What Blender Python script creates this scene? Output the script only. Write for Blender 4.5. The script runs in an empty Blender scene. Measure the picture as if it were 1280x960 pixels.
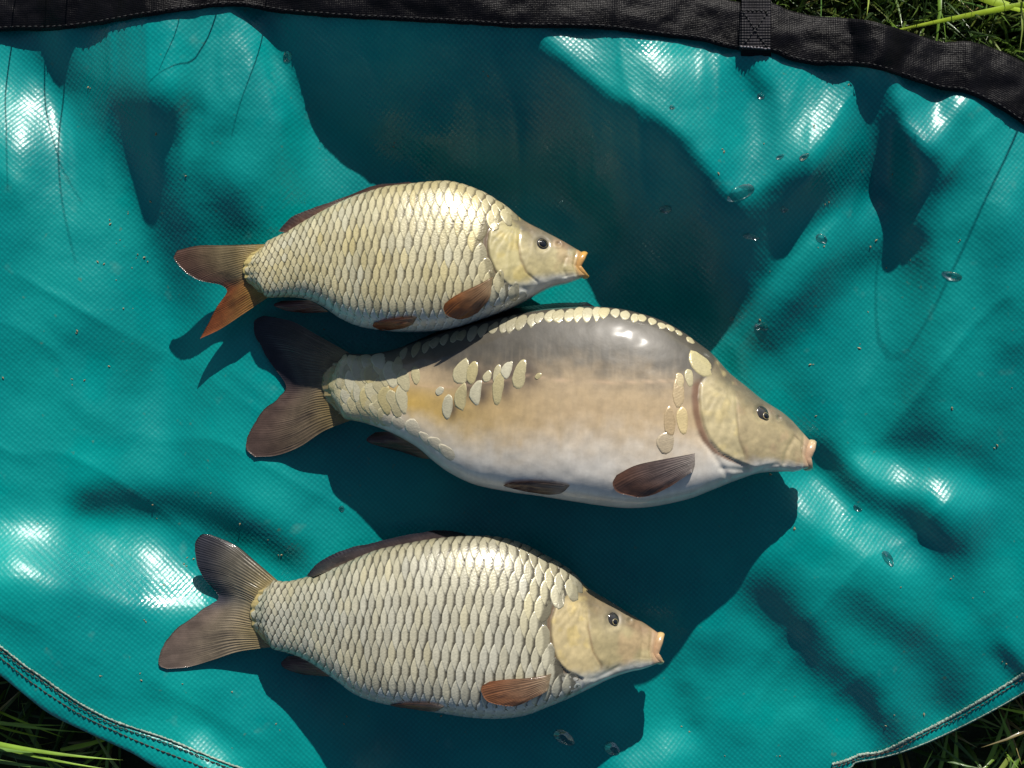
import bpy, math, random
import numpy as np
from mathutils import Vector, Matrix

random.seed(7)
rng = np.random.default_rng(7)
scene = bpy.context.scene
COLL = scene.collection

# ---------------------------------------------------------------- camera, sky, sun, exposure
S = 0.0007            # metres per layout unit (one unit = one photo pixel on the mat)
H = 1800.0            # camera height in layout units
CX, CY = 640.0, 480.0
cam_d = bpy.data.cameras.new("camera")
cam_d.sensor_width = 36.0
cam_d.lens = 36.0 * H / 1280.0
cam_d.clip_start = 0.02
cam_d.clip_end = 500.0
cam = bpy.data.objects.new("camera", cam_d)
COLL.objects.link(cam)
cam.location = (0, 0, H * S)
scene.camera = cam

EL = math.radians(30.0)
AZ = math.radians(11.0)      # sun stands up-picture, a little to the right
LDIR = Vector((math.sin(AZ) * math.cos(EL), math.cos(AZ) * math.cos(EL), math.sin(EL)))
world = bpy.data.worlds.new("World")
scene.world = world
world.use_nodes = True
wn = world.node_tree.nodes
wl = world.node_tree.links
bgn = wn["Background"]
sky = wn.new("ShaderNodeTexSky")
sky.sky_type = 'NISHITA'
sky.sun_disc = False
sky.sun_elevation = EL
sky.sun_rotation = AZ
wl.new(sky.outputs[0], bgn.inputs[0])
bgn.inputs[1].default_value = 0.055
sun_d = bpy.data.lights.new("sun", 'SUN')
sun_d.energy = 5.0
sun_d.angle = math.radians(0.55)
sun_d.color = (1.0, 0.95, 0.87)
sun = bpy.data.objects.new("sun", sun_d)
COLL.objects.link(sun)
sun.rotation_euler = LDIR.to_track_quat('Z', 'Y').to_euler()
sun.location = (0, 0, 3)
scene.view_settings.view_transform = 'Standard'
scene.view_settings.look = 'None'
scene.view_settings.gamma = 1.0
scene.view_settings.use_curve_mapping = False
scene.view_settings.exposure = 0.25

# ---------------------------------------------------------------- helpers
def srgb(h):
    h = h.lstrip('#')
    c = np.array([int(h[i:i + 2], 16) / 255.0 for i in (0, 2, 4)])
    return np.where(c <= 0.04045, c / 12.92, ((c + 0.055) / 1.055) ** 2.4)

def smooth(a, b, x):
    t = np.clip((np.asarray(x, float) - a) / (b - a), 0, 1)
    return t * t * (3 - 2 * t)

def mix(a, b, t):
    t = np.asarray(t, float)[..., None]
    return a * (1 - t) + b * t

def catmull(pts, n):
    """resample a polyline as a smooth curve, even in arc length"""
    p = np.array(pts, float)
    if len(p) == 2:
        t = np.linspace(0, 1, n)[:, None]
        return p[0] * (1 - t) + p[1] * t
    q = np.vstack([2 * p[0] - p[1], p, 2 * p[-1] - p[-2]])
    out = []
    for i in range(len(p) - 1):
        p0, p1, p2, p3 = q[i:i + 4]
        for t in np.linspace(0, 1, 16, endpoint=False):
            out.append(0.5 * (2 * p1 + (p2 - p0) * t + (2 * p0 - 5 * p1 + 4 * p2 - p3) * t * t
                              + (3 * p1 - p0 - 3 * p2 + p3) * t ** 3))
    out.append(p[-1])
    out = np.array(out)
    d = np.r_[0, np.cumsum(np.linalg.norm(np.diff(out, axis=0), axis=1))]
    s = np.linspace(0, d[-1], n)
    return np.stack([np.interp(s, d, out[:, k]) for k in range(out.shape[1])], 1)

def prof(pts):
    c = catmull(sorted(pts), 400)
    o = np.argsort(c[:, 0])
    return lambda x: np.interp(x, c[o, 0], c[o, 1])

def noise2(x, y, seed=0, oct=3):
    """cheap smooth value noise"""
    r = np.random.default_rng(seed)
    tab = r.random((64, 64))
    tot = 0; amp = 1; nrm = 0
    x = np.asarray(x, float); y = np.asarray(y, float)
    for o in range(oct):
        xi = np.floor(x).astype(int); yi = np.floor(y).astype(int)
        fx = x - xi; fy = y - yi
        fx = fx * fx * (3 - 2 * fx); fy = fy * fy * (3 - 2 * fy)
        g = lambda a, b: tab[a % 64, b % 64]
        v = (g(xi, yi) * (1 - fx) + g(xi + 1, yi) * fx) * (1 - fy) + (g(xi, yi + 1) * (1 - fx) + g(xi + 1, yi + 1) * fx) * fy
        tot = tot + v * amp; nrm += amp
        amp *= 0.5; x = x * 2 + 13.7; y = y * 2 + 5.3
    return tot / nrm * 2 - 1

def link(o, parent=None):
    COLL.objects.link(o)
    if parent is not None:
        o.parent = parent
    return o

def mesh_obj(name, verts, faces, mat, parent=None, cols=None, uv=None, flat=False, edge=None):
    me = bpy.data.meshes.new(name)
    verts = np.asarray(verts, float)
    if isinstance(faces, np.ndarray):
        faces = faces.tolist()
    me.from_pydata(verts.tolist(), [], faces)
    if not flat:
        me.polygons.foreach_set("use_smooth", np.ones(len(me.polygons), bool))
    if cols is not None:
        a = me.color_attributes.new("Col", 'FLOAT_COLOR', 'POINT')
        c = np.ones((len(verts), 4)); c[:, :3] = cols
        a.data.foreach_set("color", c.ravel())
    if edge is not None:
        a = me.color_attributes.new("Edge", 'FLOAT_COLOR', 'POINT')
        c = np.ones((len(verts), 4)); c[:, :3] = edge
        a.data.foreach_set("color", c.ravel())
    if uv is not None:
        l = me.uv_layers.new(name="UVMap")
        li = np.empty(len(me.loops), int)
        me.loops.foreach_get("vertex_index", li)
        l.data.foreach_set("uv", np.asarray(uv, float)[li].ravel())
    me.materials.append(mat)
    me.update()
    return link(bpy.data.objects.new(name, me), parent)

def grid_faces(nu, nv, wrap_v=False, off=0):
    """vertex index = iu*nv + iv"""
    iu = np.arange(nu - 1)[:, None]
    iv = np.arange(nv if wrap_v else nv - 1)[None, :]
    a = iu * nv + iv
    b = iu * nv + (iv + 1) % nv
    f = np.stack([a, b, b + nv, a + nv], -1).reshape(-1, 4) + off
    return f

def thing(name, label, cat, loc=(0, 0, 0), group=None):
    o = bpy.data.objects.new(name, None)
    o.empty_display_size = 0.02
    o.location = loc
    return tag(link(o), label, cat, group)

def tag(o, label, cat, group=None):
    o["label"] = label
    o["category"] = cat
    if group:
        o["group"] = group
    return o

def P2W(px, py, z):
    """point seen at photo position px,py and standing z above the mat's lowest level -> metres"""
    k = (H - z) / H
    return np.stack([(px - CX) * k * S, (CY - py) * k * S, z * S], -1)

# ---------------------------------------------------------------- materials
def new_mat(name):
    m = bpy.data.materials.new(name)
    m.use_nodes = True
    nt = m.node_tree
    return m, nt, nt.nodes["Principled BSDF"]

def N(nt, t, **kw):
    n = nt.nodes.new(t)
    for k, v in kw.items():
        setattr(n, k, v)
    return n

def mth(nt, op, a, b=None):
    n = N(nt, "ShaderNodeMath", operation=op)
    for i, v in enumerate((a, b)):
        if v is None:
            continue
        if isinstance(v, (int, float)):
            n.inputs[i].default_value = v
        else:
            nt.links.new(v, n.inputs[i])
    return n.outputs[0]

def noise_node(nt, vec, scale, detail=3):
    n = N(nt, "ShaderNodeTexNoise")
    n.inputs["Scale"].default_value = scale
    n.inputs["Detail"].default_value = detail
    nt.links.new(vec, n.inputs["Vector"])
    return n.outputs["Fac"]

def ramp(nt, fac, stops):
    n = N(nt, "ShaderNodeValToRGB")
    e = n.color_ramp.elements
    while len(e) < len(stops):
        e.new(0.5)
    for i, (p, c) in enumerate(stops):
        e[i].position = p
        e[i].color = (*c, 1)
    nt.links.new(fac, n.inputs[0])
    return n.outputs[0]

def mixc(nt, fac, a, b, blend='MIX'):
    n = N(nt, "ShaderNodeMix", data_type='RGBA', blend_type=blend)
    for i, v in ((0, fac), (6, a), (7, b)):
        if isinstance(v, (int, float)):
            n.inputs[i].default_value = v
        elif isinstance(v, tuple):
            n.inputs[i].default_value = (*v, 1)
        else:
            nt.links.new(v, n.inputs[i])
    return n.outputs[2]

def bump(nt, bsdf, height, dist, strength=1.0):
    b = N(nt, "ShaderNodeBump")
    b.inputs["Strength"].default_value = strength
    b.inputs["Distance"].default_value = dist
    nt.links.new(height, b.inputs["Height"])
    nt.links.new(b.outputs[0], bsdf.inputs["Normal"])
    return b

def mat_pvc():
    m, nt, b = new_mat("teal_pvc_cloth")
    uvn = N(nt, "ShaderNodeUVMap", uv_map="UVMap")
    sep = N(nt, "ShaderNodeSeparateXYZ")
    nt.links.new(uvn.outputs[0], sep.inputs[0])
    u, v = sep.outputs[0], sep.outputs[1]
    geo = N(nt, "ShaderNodeNewGeometry")
    w = 2 * math.pi / 7.0
    # embossed weave: offset rows of small pillows
    a1 = mth(nt, 'SINE', mth(nt, 'MULTIPLY', mth(nt, 'ADD', u, mth(nt, 'MULTIPLY', v, 0.06)), w))
    a2 = mth(nt, 'SINE', mth(nt, 'MULTIPLY', mth(nt, 'SUBTRACT', v, mth(nt, 'MULTIPLY', u, 0.06)), w))
    weave = mth(nt, 'MULTIPLY', a1, a2)
    weave = mth(nt, 'ADD', mth(nt, 'MULTIPLY', weave, 0.5), 0.5)
    weave = mth(nt, 'POWER', weave, 1.4)
    fine = noise_node(nt, geo.outputs["Position"], 260.0, 3)
    crease = noise_node(nt, geo.outputs["Position"], 34.0, 4)
    h = mth(nt, 'ADD', mth(nt, 'MULTIPLY', weave, 0.00013),
            mth(nt, 'ADD', mth(nt, 'MULTIPLY', fine, 0.00022), mth(nt, 'MULTIPLY', crease, 0.0008)))
    bump(nt, b, h, 1.0)
    blot = noise_node(nt, geo.outputs["Position"], 9.0, 4)
    c = ramp(nt, blot, [(0.3, tuple(srgb("#006c70"))), (0.7, tuple(srgb("#008c87")))])
    c = mixc(nt, mth(nt, 'MULTIPLY', weave, 0.30), c, tuple(srgb("#00a69f")))
    # scuffs: pale dusty marks
    sc = noise_node(nt, geo.outputs["Position"], 46.0, 6)
    scf = N(nt, "ShaderNodeMapRange")
    scf.inputs[1].default_value = 0.66; scf.inputs[2].default_value = 0.80
    nt.links.new(sc, scf.inputs[0])
    c = mixc(nt, mth(nt, 'MULTIPLY', scf.outputs[0], 0.2), c, tuple(srgb("#6f9a90")))
    dn = noise_node(nt, geo.outputs["Position"], 130.0, 4)
    dm = N(nt, "ShaderNodeMapRange")
    dm.inputs[1].default_value = 0.70; dm.inputs[2].default_value = 0.78
    nt.links.new(dn, dm.inputs[0])
    c = mixc(nt, mth(nt, 'MULTIPLY', dm.outputs[0], 0.5), c, tuple(srgb("#5d6a4c")))
    nt.links.new(c, b.inputs["Base Color"])
    r = mth(nt, 'ADD', mth(nt, 'MULTIPLY', blot, 0.20), 0.24)
    wet = noise_node(nt, geo.outputs["Position"], 13.0, 5)
    wm = N(nt, "ShaderNodeMapRange")
    wm.inputs[1].default_value = 0.55; wm.inputs[2].default_value = 0.60
    wm.inputs[3].default_value = 1.0; wm.inputs[4].default_value = 0.62
    nt.links.new(wet, wm.inputs[0])
    r = mth(nt, 'MULTIPLY', r, wm.outputs[0])
    nt.links.new(r, b.inputs["Roughness"])
    b.inputs["Specular IOR Level"].default_value = 0.42
    return m

def mat_nylon(name, col, per, rough=0.42, amp=0.0002):
    m, nt, b = new_mat(name)
    uvn = N(nt, "ShaderNodeUVMap", uv_map="UVMap")
    sep = N(nt, "ShaderNodeSeparateXYZ")
    nt.links.new(uvn.outputs[0], sep.inputs[0])
    u, v = sep.outputs[0], sep.outputs[1]
    w = 2 * math.pi / per
    weave = mth(nt, 'MULTIPLY', mth(nt, 'SINE', mth(nt, 'MULTIPLY', mth(nt, 'ADD', u, v), w)),
                mth(nt, 'SINE', mth(nt, 'MULTIPLY', mth(nt, 'SUBTRACT', u, v), w)))
    geo = N(nt, "ShaderNodeNewGeometry")
    n1 = noise_node(nt, geo.outputs["Position"], 60.0, 4)
    n2 = noise_node(nt, geo.outputs["Position"], 900.0, 2)
    h = mth(nt, 'ADD', mth(nt, 'MULTIPLY', weave, amp),
            mth(nt, 'ADD', mth(nt, 'MULTIPLY', n1, 0.002), mth(nt, 'MULTIPLY', n2, 0.0003)))
    bump(nt, b, h, 1.0)
    c = ramp(nt, n1, [(0.35, tuple(col * 0.7)), (0.7, tuple(col * 1.4))])
    nt.links.new(c, b.inputs["Base Color"])
    b.inputs["Roughness"].default_value = rough
    b.inputs["Specular IOR Level"].default_value = 0.13
    return m

def mat_col(name, rough=0.35, coat=0.3, spd=0.0001, nscale=500.0, metallic=0.0, mottle=0.15, mscale=60.0, trans=0.0, sss=0.0):
    """colour from the Col attribute, with a mottle and a fine relief"""
    m, nt, b = new_mat(name)
    at = N(nt, "ShaderNodeAttribute", attribute_name="Col")
    tc = N(nt, "ShaderNodeTexCoord")
    n1 = noise_node(nt, tc.outputs["Object"], mscale, 5)
    n2 = noise_node(nt, tc.outputs["Object"], nscale, 3)
    f = N(nt, "ShaderNodeMapRange")
    f.inputs[1].default_value = 0.3; f.inputs[2].default_value = 0.7
    f.inputs[3].default_value = 1 - mottle; f.inputs[4].default_value = 1 + mottle
    nt.links.new(n1, f.inputs[0])
    mul = N(nt, "ShaderNodeVectorMath", operation='SCALE')
    nt.links.new(at.outputs["Color"], mul.inputs[0])
    nt.links.new(f.outputs[0], mul.inputs["Scale"])
    nt.links.new(mul.outputs[0], b.inputs["Base Color"])
    bump(nt, b, n2, spd)
    b.inputs["Roughness"].default_value = rough
    b.inputs["Metallic"].default_value = metallic
    b.inputs["Coat Weight"].default_value = coat
    b.inputs["Coat Roughness"].default_value = 0.09
    if sss:
        b.inputs["Subsurface Weight"].default_value = sss
        b.inputs["Subsurface Radius"].default_value = (0.004, 0.002, 0.001)
        b.inputs["Subsurface Scale"].default_value = 1.0
    if trans:
        tr = N(nt, "ShaderNodeBsdfTranslucent")
        nt.links.new(mul.outputs[0], tr.inputs[0])
        mx = N(nt, "ShaderNodeMixShader")
        mx.inputs[0].default_value = trans
        nt.links.new(b.outputs[0], mx.inputs[1])
        nt.links.new(tr.outputs[0], mx.inputs[2])
        nt.links.new(mx.outputs[0], nt.nodes["Material Output"].inputs[0])
    return m

def mat_scale(name, root0, root1, root_amt, rim_amt, rough, coat, metallic, mottle, arc=0.0):
    m, nt, b = new_mat(name)
    at = N(nt, "ShaderNodeAttribute", attribute_name="Col")
    ae = N(nt, "ShaderNodeAttribute", attribute_name="Edge")
    uvn = N(nt, "ShaderNodeUVMap", uv_map="UVMap")
    sep = N(nt, "ShaderNodeSeparateXYZ")
    nt.links.new(uvn.outputs[0], sep.inputs[0])
    p, q = sep.outputs[0], sep.outputs[1]
    tc = N(nt, "ShaderNodeTexCoord")
    oi = N(nt, "ShaderNodeObjectInfo")
    off = N(nt, "ShaderNodeVectorMath", operation='ADD')
    nt.links.new(tc.outputs["Object"], off.inputs[0]); nt.links.new(oi.outputs["Location"], off.inputs[1])
    n1 = noise_node(nt, off.outputs[0], 320.0, 4)
    n2 = noise_node(nt, off.outputs[0], 520.0, 3)
    def sstep(x, a, c):
        r_ = N(nt, "ShaderNodeMapRange", interpolation_type='SMOOTHSTEP')
        r_.inputs[1].default_value = a; r_.inputs[2].default_value = c
        nt.links.new(x, r_.inputs[0])
        return r_.outputs[0]
    pj = mth(nt, 'ADD', p, mth(nt, 'MULTIPLY', mth(nt, 'SUBTRACT', n2, 0.5), 0.25))
    pj = mth(nt, 'ADD', pj, mth(nt, 'MULTIPLY', mth(nt, 'MULTIPLY', q, q), arc))
    rr = mth(nt, 'SQRT', mth(nt, 'ADD', mth(nt, 'MULTIPLY', p, p), mth(nt, 'MULTIPLY', q, q)))
    k = mth(nt, 'ADD', mth(nt, 'MULTIPLY', sstep(pj, root0, root1), root_amt), mth(nt, 'MULTIPLY', sstep(rr, 0.90, 1.02), rim_amt))
    k = mth(nt, 'MINIMUM', k, 1.0)
    # fine growth lines and a wet sheen painted as a paler free edge
    stri = mth(nt, 'MULTIPLY', mth(nt, 'SINE', mth(nt, 'MULTIPLY', mth(nt, 'ADD', q, mth(nt, 'MULTIPLY', p, 0.3)), 34.0)), 0.018)
    rim = mth(nt, 'MULTIPLY', mth(nt, 'MULTIPLY', sstep(rr, 0.70, 0.86), sstep(p, 0.0, -0.5)), 0.14)
    mot = mth(nt, 'MULTIPLY', mth(nt, 'SUBTRACT', n1, 0.5), mottle * 2)
    gain = mth(nt, 'ADD', mth(nt, 'ADD', mth(nt, 'ADD', stri, rim), mot), 1.0)
    sc = N(nt, "ShaderNodeVectorMath", operation='SCALE')
    nt.links.new(at.outputs["Color"], sc.inputs[0]); nt.links.new(gain, sc.inputs["Scale"])
    c = mixc(nt, k, sc.outputs[0], ae.outputs["Color"])
    nt.links.new(c, b.inputs["Base Color"])
    bump(nt, b, mth(nt, 'ADD', n2, mth(nt, 'MULTIPLY', stri, 2.0)), 0.00028)
    b.inputs["Roughness"].default_value = rough
    b.inputs["Metallic"].default_value = metallic
    b.inputs["Coat Weight"].default_value = coat
    b.inputs["Coat Roughness"].default_value = 0.10
    return m

def mat_plain(name, col, rough=0.5, coat=0.0, var=0.25, scale=200.0):
    m, nt, b = new_mat(name)
    tc = N(nt, "ShaderNodeTexCoord")
    n1 = noise_node(nt, tc.outputs["Object"], scale, 4)
    c = ramp(nt, n1, [(0.3, tuple(np.array(col) * (1 - var))), (0.7, tuple(np.array(col) * (1 + var)))])
    nt.links.new(c, b.inputs["Base Color"])
    b.inputs["Roughness"].default_value = rough
    b.inputs["Coat Weight"].default_value = coat
    return m

M_PVC = mat_pvc()
M_BAND = mat_nylon("black_nylon_trim", srgb("#0b0a0e"), 4.4, 0.42, 0.00011)
M_WEB = mat_nylon("black_webbing", srgb("#242327"), 7.0, 0.5, 0.0005)
M_UNDER = mat_plain("black_underside", srgb("#1c1d20"), 0.7)
M_THREAD = mat_plain("dark_thread", srgb("#3a2f26"), 0.7)
M_FRAY = mat_plain("frayed_cut_edge", srgb("#7f9084"), 0.6, 0.0, 0.6, 420.0)
M_SKIN = mat_col("wet_fish_skin", 0.50, 0.8, 0.00016, 170.0, 0.0, 0.11, 110.0, sss=0.0)
M_SCALE = mat_scale("fish_scale", -0.26, 0.14, 0.92, 0.45, 0.36, 0.5, 0.08, 0.16, 0.62)
M_MSCALE = mat_scale("mirror_scale", 0.35, 1.0, 0.45, 0.35, 0.32, 0.6, 0.06, 0.18)
M_FIN = mat_col("fin_membrane", 0.30, 0.6, 0.00025, 300.0, 0.0, 0.22, 90.0, trans=0.45)
M_LIP = mat_col("lip_flesh", 0.28, 0.6, 0.00015, 400.0, 0.0, 0.12, 150.0)
M_EYEB = mat_plain("eye_dark_grey", srgb("#33312f"), 0.12, 1.0, 0.4, 300.0)
M_IRIS = mat_plain("eye_iris_gold", srgb("#8f8460"), 0.3, 0.6, 0.3, 500.0)
M_PUPIL = mat_plain("eye_pupil_black", (0.004, 0.004, 0.005), 0.06, 1.0, 0.1)
M_GRASS = mat_col("grass_blade", 0.42, 0.1, 0.0002, 200.0, 0.0, 0.25, 40.0, trans=0.30)
M_GRIT = mat_plain("pale_grit", srgb("#8a8062"), 0.8, 0.0, 0.4)

m, nt, b = new_mat("water")
tr = N(nt, "ShaderNodeBsdfTransparent")
tr.inputs[0].default_value = (0.90, 0.95, 0.96, 1)
glo = N(nt, "ShaderNodeBsdfGlossy")
glo.inputs["Roughness"].default_value = 0.06
fr_ = N(nt, "ShaderNodeFresnel")
fr_.inputs[0].default_value = 1.36
mx = N(nt, "ShaderNodeMixShader")
nt.links.new(mth(nt, 'MINIMUM', mth(nt, 'MULTIPLY', fr_.outputs[0], 1.3), 0.6), mx.inputs[0])
nt.links.new(tr.outputs[0], mx.inputs[1])
nt.links.new(glo.outputs[0], mx.inputs[2])
nt.links.new(mx.outputs[0], nt.nodes["Material Output"].inputs[0])
M_WATER = m

m, nt, b = new_mat("ground_turf")
geo = N(nt, "ShaderNodeNewGeometry")
n1 = noise_node(nt, geo.outputs["Position"], 30.0, 6)
n2 = noise_node(nt, geo.outputs["Position"], 2.0, 4)
c = ramp(nt, n1, [(0.3, (0.012, 0.011, 0.007)), (0.7, (0.030, 0.040, 0.012))])
c = mixc(nt, n2, c, (0.022, 0.038, 0.010))
nt.links.new(c, b.inputs["Base Color"])
b.inputs["Roughness"].default_value = 0.95
bump(nt, b, n1, 0.02)
M_GROUND = m

# ---------------------------------------------------------------- mat relief: folds of the cloth
GX0, GX1, GY0, GY1, GD = -420.0, 1700.0, -360.0, 1320.0, 4.0
gx = np.arange(GX0, GX1, GD); gy = np.arange(GY0, GY1, GD)
GXX, GYY = np.meshgrid(gx, gy)            # [iy, ix]

def blur(a, sig):
    r = int(3 * sig / GD) + 1
    k = np.exp(-0.5 * (np.arange(-r, r + 1) * GD / sig) ** 2); k /= k.sum()
    a = np.pad(a, r, mode='edge')
    a = np.apply_along_axis(lambda v: np.convolve(v, k, 'valid'), 0, a)
    return np.apply_along_axis(lambda v: np.convolve(v, k, 'valid'), 1, a)

def seg_dist(pts, X, Y):
    d = np.full(X.shape, 1e9)
    for (ax, ay), (bx, by) in zip(pts[:-1], pts[1:]):
        dx, dy = bx - ax, by - ay
        t = np.clip(((X - ax) * dx + (Y - ay) * dy) / (dx * dx + dy * dy + 1e-9), 0, 1)
        d = np.minimum(d, np.hypot(X - ax - t * dx, Y - ay - t * dy))
    return d

def in_poly(pts, X, Y):
    inside = np.zeros(X.shape, bool)
    n = len(pts)
    for i in range(n):
        x1, y1 = pts[i]; x2, y2 = pts[(i + 1) % n]
        c = ((y1 > Y) != (y2 > Y)) & (X < (x2 - x1) * (Y - y1) / (y2 - y1 + 1e-12) + x1)
        inside ^= c
    return inside

slope = np.zeros_like(GXX)
def poly(pts, val, soft=8.0):
    global slope
    if val < 0:
        soft = soft * 1.6 + 6; val = max(val, -0.62)
    a = blur(in_poly(pts, GXX, GYY).astype(float), soft)
    slope = slope * (1 - a) + val * a

def stroke(pts, width, val):
    global slope
    c = catmull(pts, 40)
    d = seg_dist(c, GXX, GYY)
    val = max(val * 1.05, -0.66)
    a = np.exp(-(d / (width * 1.15)) ** 2)
    slope = slope * (1 - a) + val * a

poly([(-60, 380), (230, 420), (330, 620), (200, 640), (60, 610), (-60, 600)], 0.06, 50)
poly([(1000, 280), (1320, 260), (1330, 900), (1050, 980), (900, 960), (960, 640)], -0.15, 60)
# each entry: how steeply the cloth rises towards the lower edge (+) or falls (-)
poly([(345, 20), (352, 60), (368, 100), (385, 155), (400, 150), (425, 162), (450, 192), (480, 214), (495, 190), (560, 240), (745, 260), (760, 340), (745, 400), (860, 400), (915, 440), (960, 380), (1000, 310), (1030, 260), (1046, 213), (1000, 210), (925, 255), (890, 215), (860, 172), (814, 140), (760, 115), (716, 80), (690, 30)], -0.72, 7)
poly([(690, 20), (720, 82), (760, 113), (814, 138), (860, 170), (892, 214), (924, 250), (945, 237), (1001, 192), (1032, 175), (1060, 144), (1082, 100), (1082, 60), (930, 20)], 0.16, 5)
stroke([(700, 48), (740, 62)], 18, 0.35)
stroke([(820, 65), (845, 75), (870, 80)], 16, 0.40)
stroke([(935, 85), (950, 110)], 14, -0.35)
stroke([(1010, 170), (1040, 130), (1060, 110)], 18, 0.40)
stroke([(1095, 92), (1112, 130), (1120, 165), (1100, 200), (1060, 215), (1010, 245)], 26, -0.62)
poly([(1094, 96), (1125, 137), (1128, 168), (1149, 187), (1218, 211), (1183, 236), (1104, 256), (1060, 230)], -0.78, 6)
stroke([(1135, 115), (1140, 150)], 12, 0.25)
stroke([(1195, 122), (1165, 160)], 20, 0.55)
stroke([(1210, 150), (1222, 190), (1235, 205)], 16, -0.25)
poly([(1215, 140), (1300, 165), (1300, 300), (1240, 260)], 0.18, 14)
stroke([(919, 427), (980, 350), (1040, 290), (1095, 258)], 15, 0.12)
stroke([(965, 425), (1027, 358), (1080, 325), (1140, 300)], 22, -0.52)
stroke([(1060, 470), (1150, 400), (1240, 340)], 50, 0.02)
stroke([(1250, 330), (1280, 450), (1260, 560)], 40, -0.22)
stroke([(1100, 562), (1150, 545), (1215, 565)], 20, -0.36)
stroke([(1075, 580), (1150, 605), (1220, 620)], 20, 0.42)
stroke([(1020, 572), (1072, 622), (1134, 655), (1185, 682)], 23, -0.72)
stroke([(1010, 615), (1060, 660), (1130, 697)], 28, 0.50)
stroke([(985, 680), (1050, 720), (1120, 760)], 22, 0.02)
stroke([(945, 742), (988, 777), (1030, 827), (1080, 877), (1118, 925)], 26, -0.55)
stroke([(1075, 760), (1134, 793), (1176, 831), (1185, 868)], 26, -0.48)
stroke([(1251, 815), (1275, 838)], 12, -0.6)
stroke([(885, 815), (960, 830)], 26, -0.22)
stroke([(930, 880), (1000, 900), (1060, 925)], 30, 0.06)
stroke([(800, 948), (840, 930)], 26, 0.42)
stroke([(860, 860), (866, 900)], 12, -0.25)
# left
poly([(112, 82), (140, 112), (182, 116), (238, 104), (236, 180), (228, 250), (246, 308), (220, 420), (197, 330), (165, 230), (135, 160)], -0.80, 7)
stroke([(75, 45), (78, 105)], 22, -0.62)
stroke([(-60, 110), (0, 130), (40, 165)], 42, 0.58)
stroke([(50, 210), (95, 250)], 30, 0.16)
stroke([(125, 62), (200, 60), (270, 45)], 28, 0.05)
stroke([(310, 30), (330, 80), (350, 135)], 18, 0.30)
stroke([(270, 175), (275, 240), (290, 290)], 26, -0.30)
stroke([(300, 200), (360, 190), (420, 215)], 26, 0.10)
stroke([(250, 150), (245, 190)], 10, 0.10)
stroke([(20, 440), (110, 430), (180, 460)], 30, -0.14)
stroke([(30, 560), (120, 540), (220, 520)], 40, 0.02)
stroke([(110, 630), (175, 630), (250, 640), (330, 672), (360, 690)], 22, -0.70)
stroke([(-120, 690), (0, 690), (80, 700), (150, 716), (200, 726)], 40, 0.72)
stroke([(130, 732), (190, 734), (268, 742)], 25, 0.72)
stroke([(60, 775), (110, 760), (160, 785)], 22, 0.05)
stroke([(10, 760), (60, 830), (130, 870)], 34, -0.06)
stroke([(190, 870), (250, 890)], 26, -0.16)
stroke([(250, 930), (270, 950)], 18, 0.46)
stroke([(460, 955), (480, 935)], 22, 0.50)
stroke([(380, 860), (430, 890)], 20, 0.18)
# keep it gentle under the catch
def solve_relief(p, alpha=0.06, beta=(1 / 450.0) ** 2, gam=40.0):
    n0, n1 = p.shape
    q = np.zeros((n0 * 2, n1 * 2)); q[:n0, :n1] = p
    ky = 2 * np.pi * np.fft.fftfreq(n0 * 2, GD)[:, None]
    kx = 2 * np.pi * np.fft.fftfreq(n1 * 2, GD)[None, :]
    # direction of steepest light: down-picture
    kd = ky
    F = np.fft.fft2(q)
    k2 = kx ** 2 + ky ** 2
    Z = (-1j * kd) * F / (kd ** 2 + alpha * kx ** 2 + beta + gam * k2 ** 2)
    return np.real(np.fft.ifft2(Z))[:n0, :n1]

goal = slope.copy()
relief = solve_relief(slope)
for _ in range(9):      # press the folds in until they reach the wanted steepness
    got = np.gradient(relief, GD, axis=0)
    slope = slope + 0.8 * (goal - got)
    relief = solve_relief(slope)
# fine creases
relief += noise2(GXX / 95, GYY / 95, 3, 2) * 4.0 + noise2(GXX / 42 + 3, GYY / 42, 5, 3) * 1.0
# long tension creases fanning down from the raised edge
fanx = (GXX - 560) * (1 + (GYY - 100) / 1500.0)
crs = 1 - np.abs(noise2((GXX * 0.80 + GYY * 0.60) / 74, (GYY * 0.80 - GXX * 0.60) / 260, 8, 2)) * 2.2
relief += np.clip(crs, 0, 1) ** 2 * 2.6 * smooth(860, 1050, GXX)
crs = 1 - np.abs(noise2(GXX / 52, GYY / 230, 18, 2)) * 2.2
relief += np.clip(crs, 0, 1) ** 2 * 2.4 * (1 - smooth(140, 330, GYY))
crs = 1 - np.abs(noise2((GXX * 0.5 - GYY * 0.86) / 80, (GYY * 0.5 + GXX * 0.86) / 300, 28, 2)) * 2.4
relief += np.clip(crs, 0, 1) ** 2 * 1.8 * (1 - smooth(300, 620, GXX))
core = np.exp(-(((GXX - 560) / 330) ** 2 + ((GYY - 560) / 290) ** 2) ** 2)
base = (relief * core).sum() / core.sum()
relief -= base
# the weight of the catch flattens the cloth beneath it
press = blur(in_poly([(215, 300), (330, 270), (560, 240), (740, 300), (880, 420), (1020, 550), (1000, 600), (860, 700), (840, 840), (620, 900), (420, 880), (200, 840), (230, 660), (300, 590), (250, 430)], GXX, GYY).astype(float), 34)
relief -= blur(relief * press, 44) * 0.95

def zmat(px, py):
    fx = np.clip((np.asarray(px, float) - GX0) / GD, 0, len(gx) - 2.001)
    fy = np.clip((np.asarray(py, float) - GY0) / GD, 0, len(gy) - 2.001)
    ix = fx.astype(int); iy = fy.astype(int); tx = fx - ix; ty = fy - iy
    return ((relief[iy, ix] * (1 - tx) + relief[iy, ix + 1] * tx) * (1 - ty)
            + (relief[iy + 1, ix] * (1 - tx) + relief[iy + 1, ix + 1] * tx) * ty)

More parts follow.
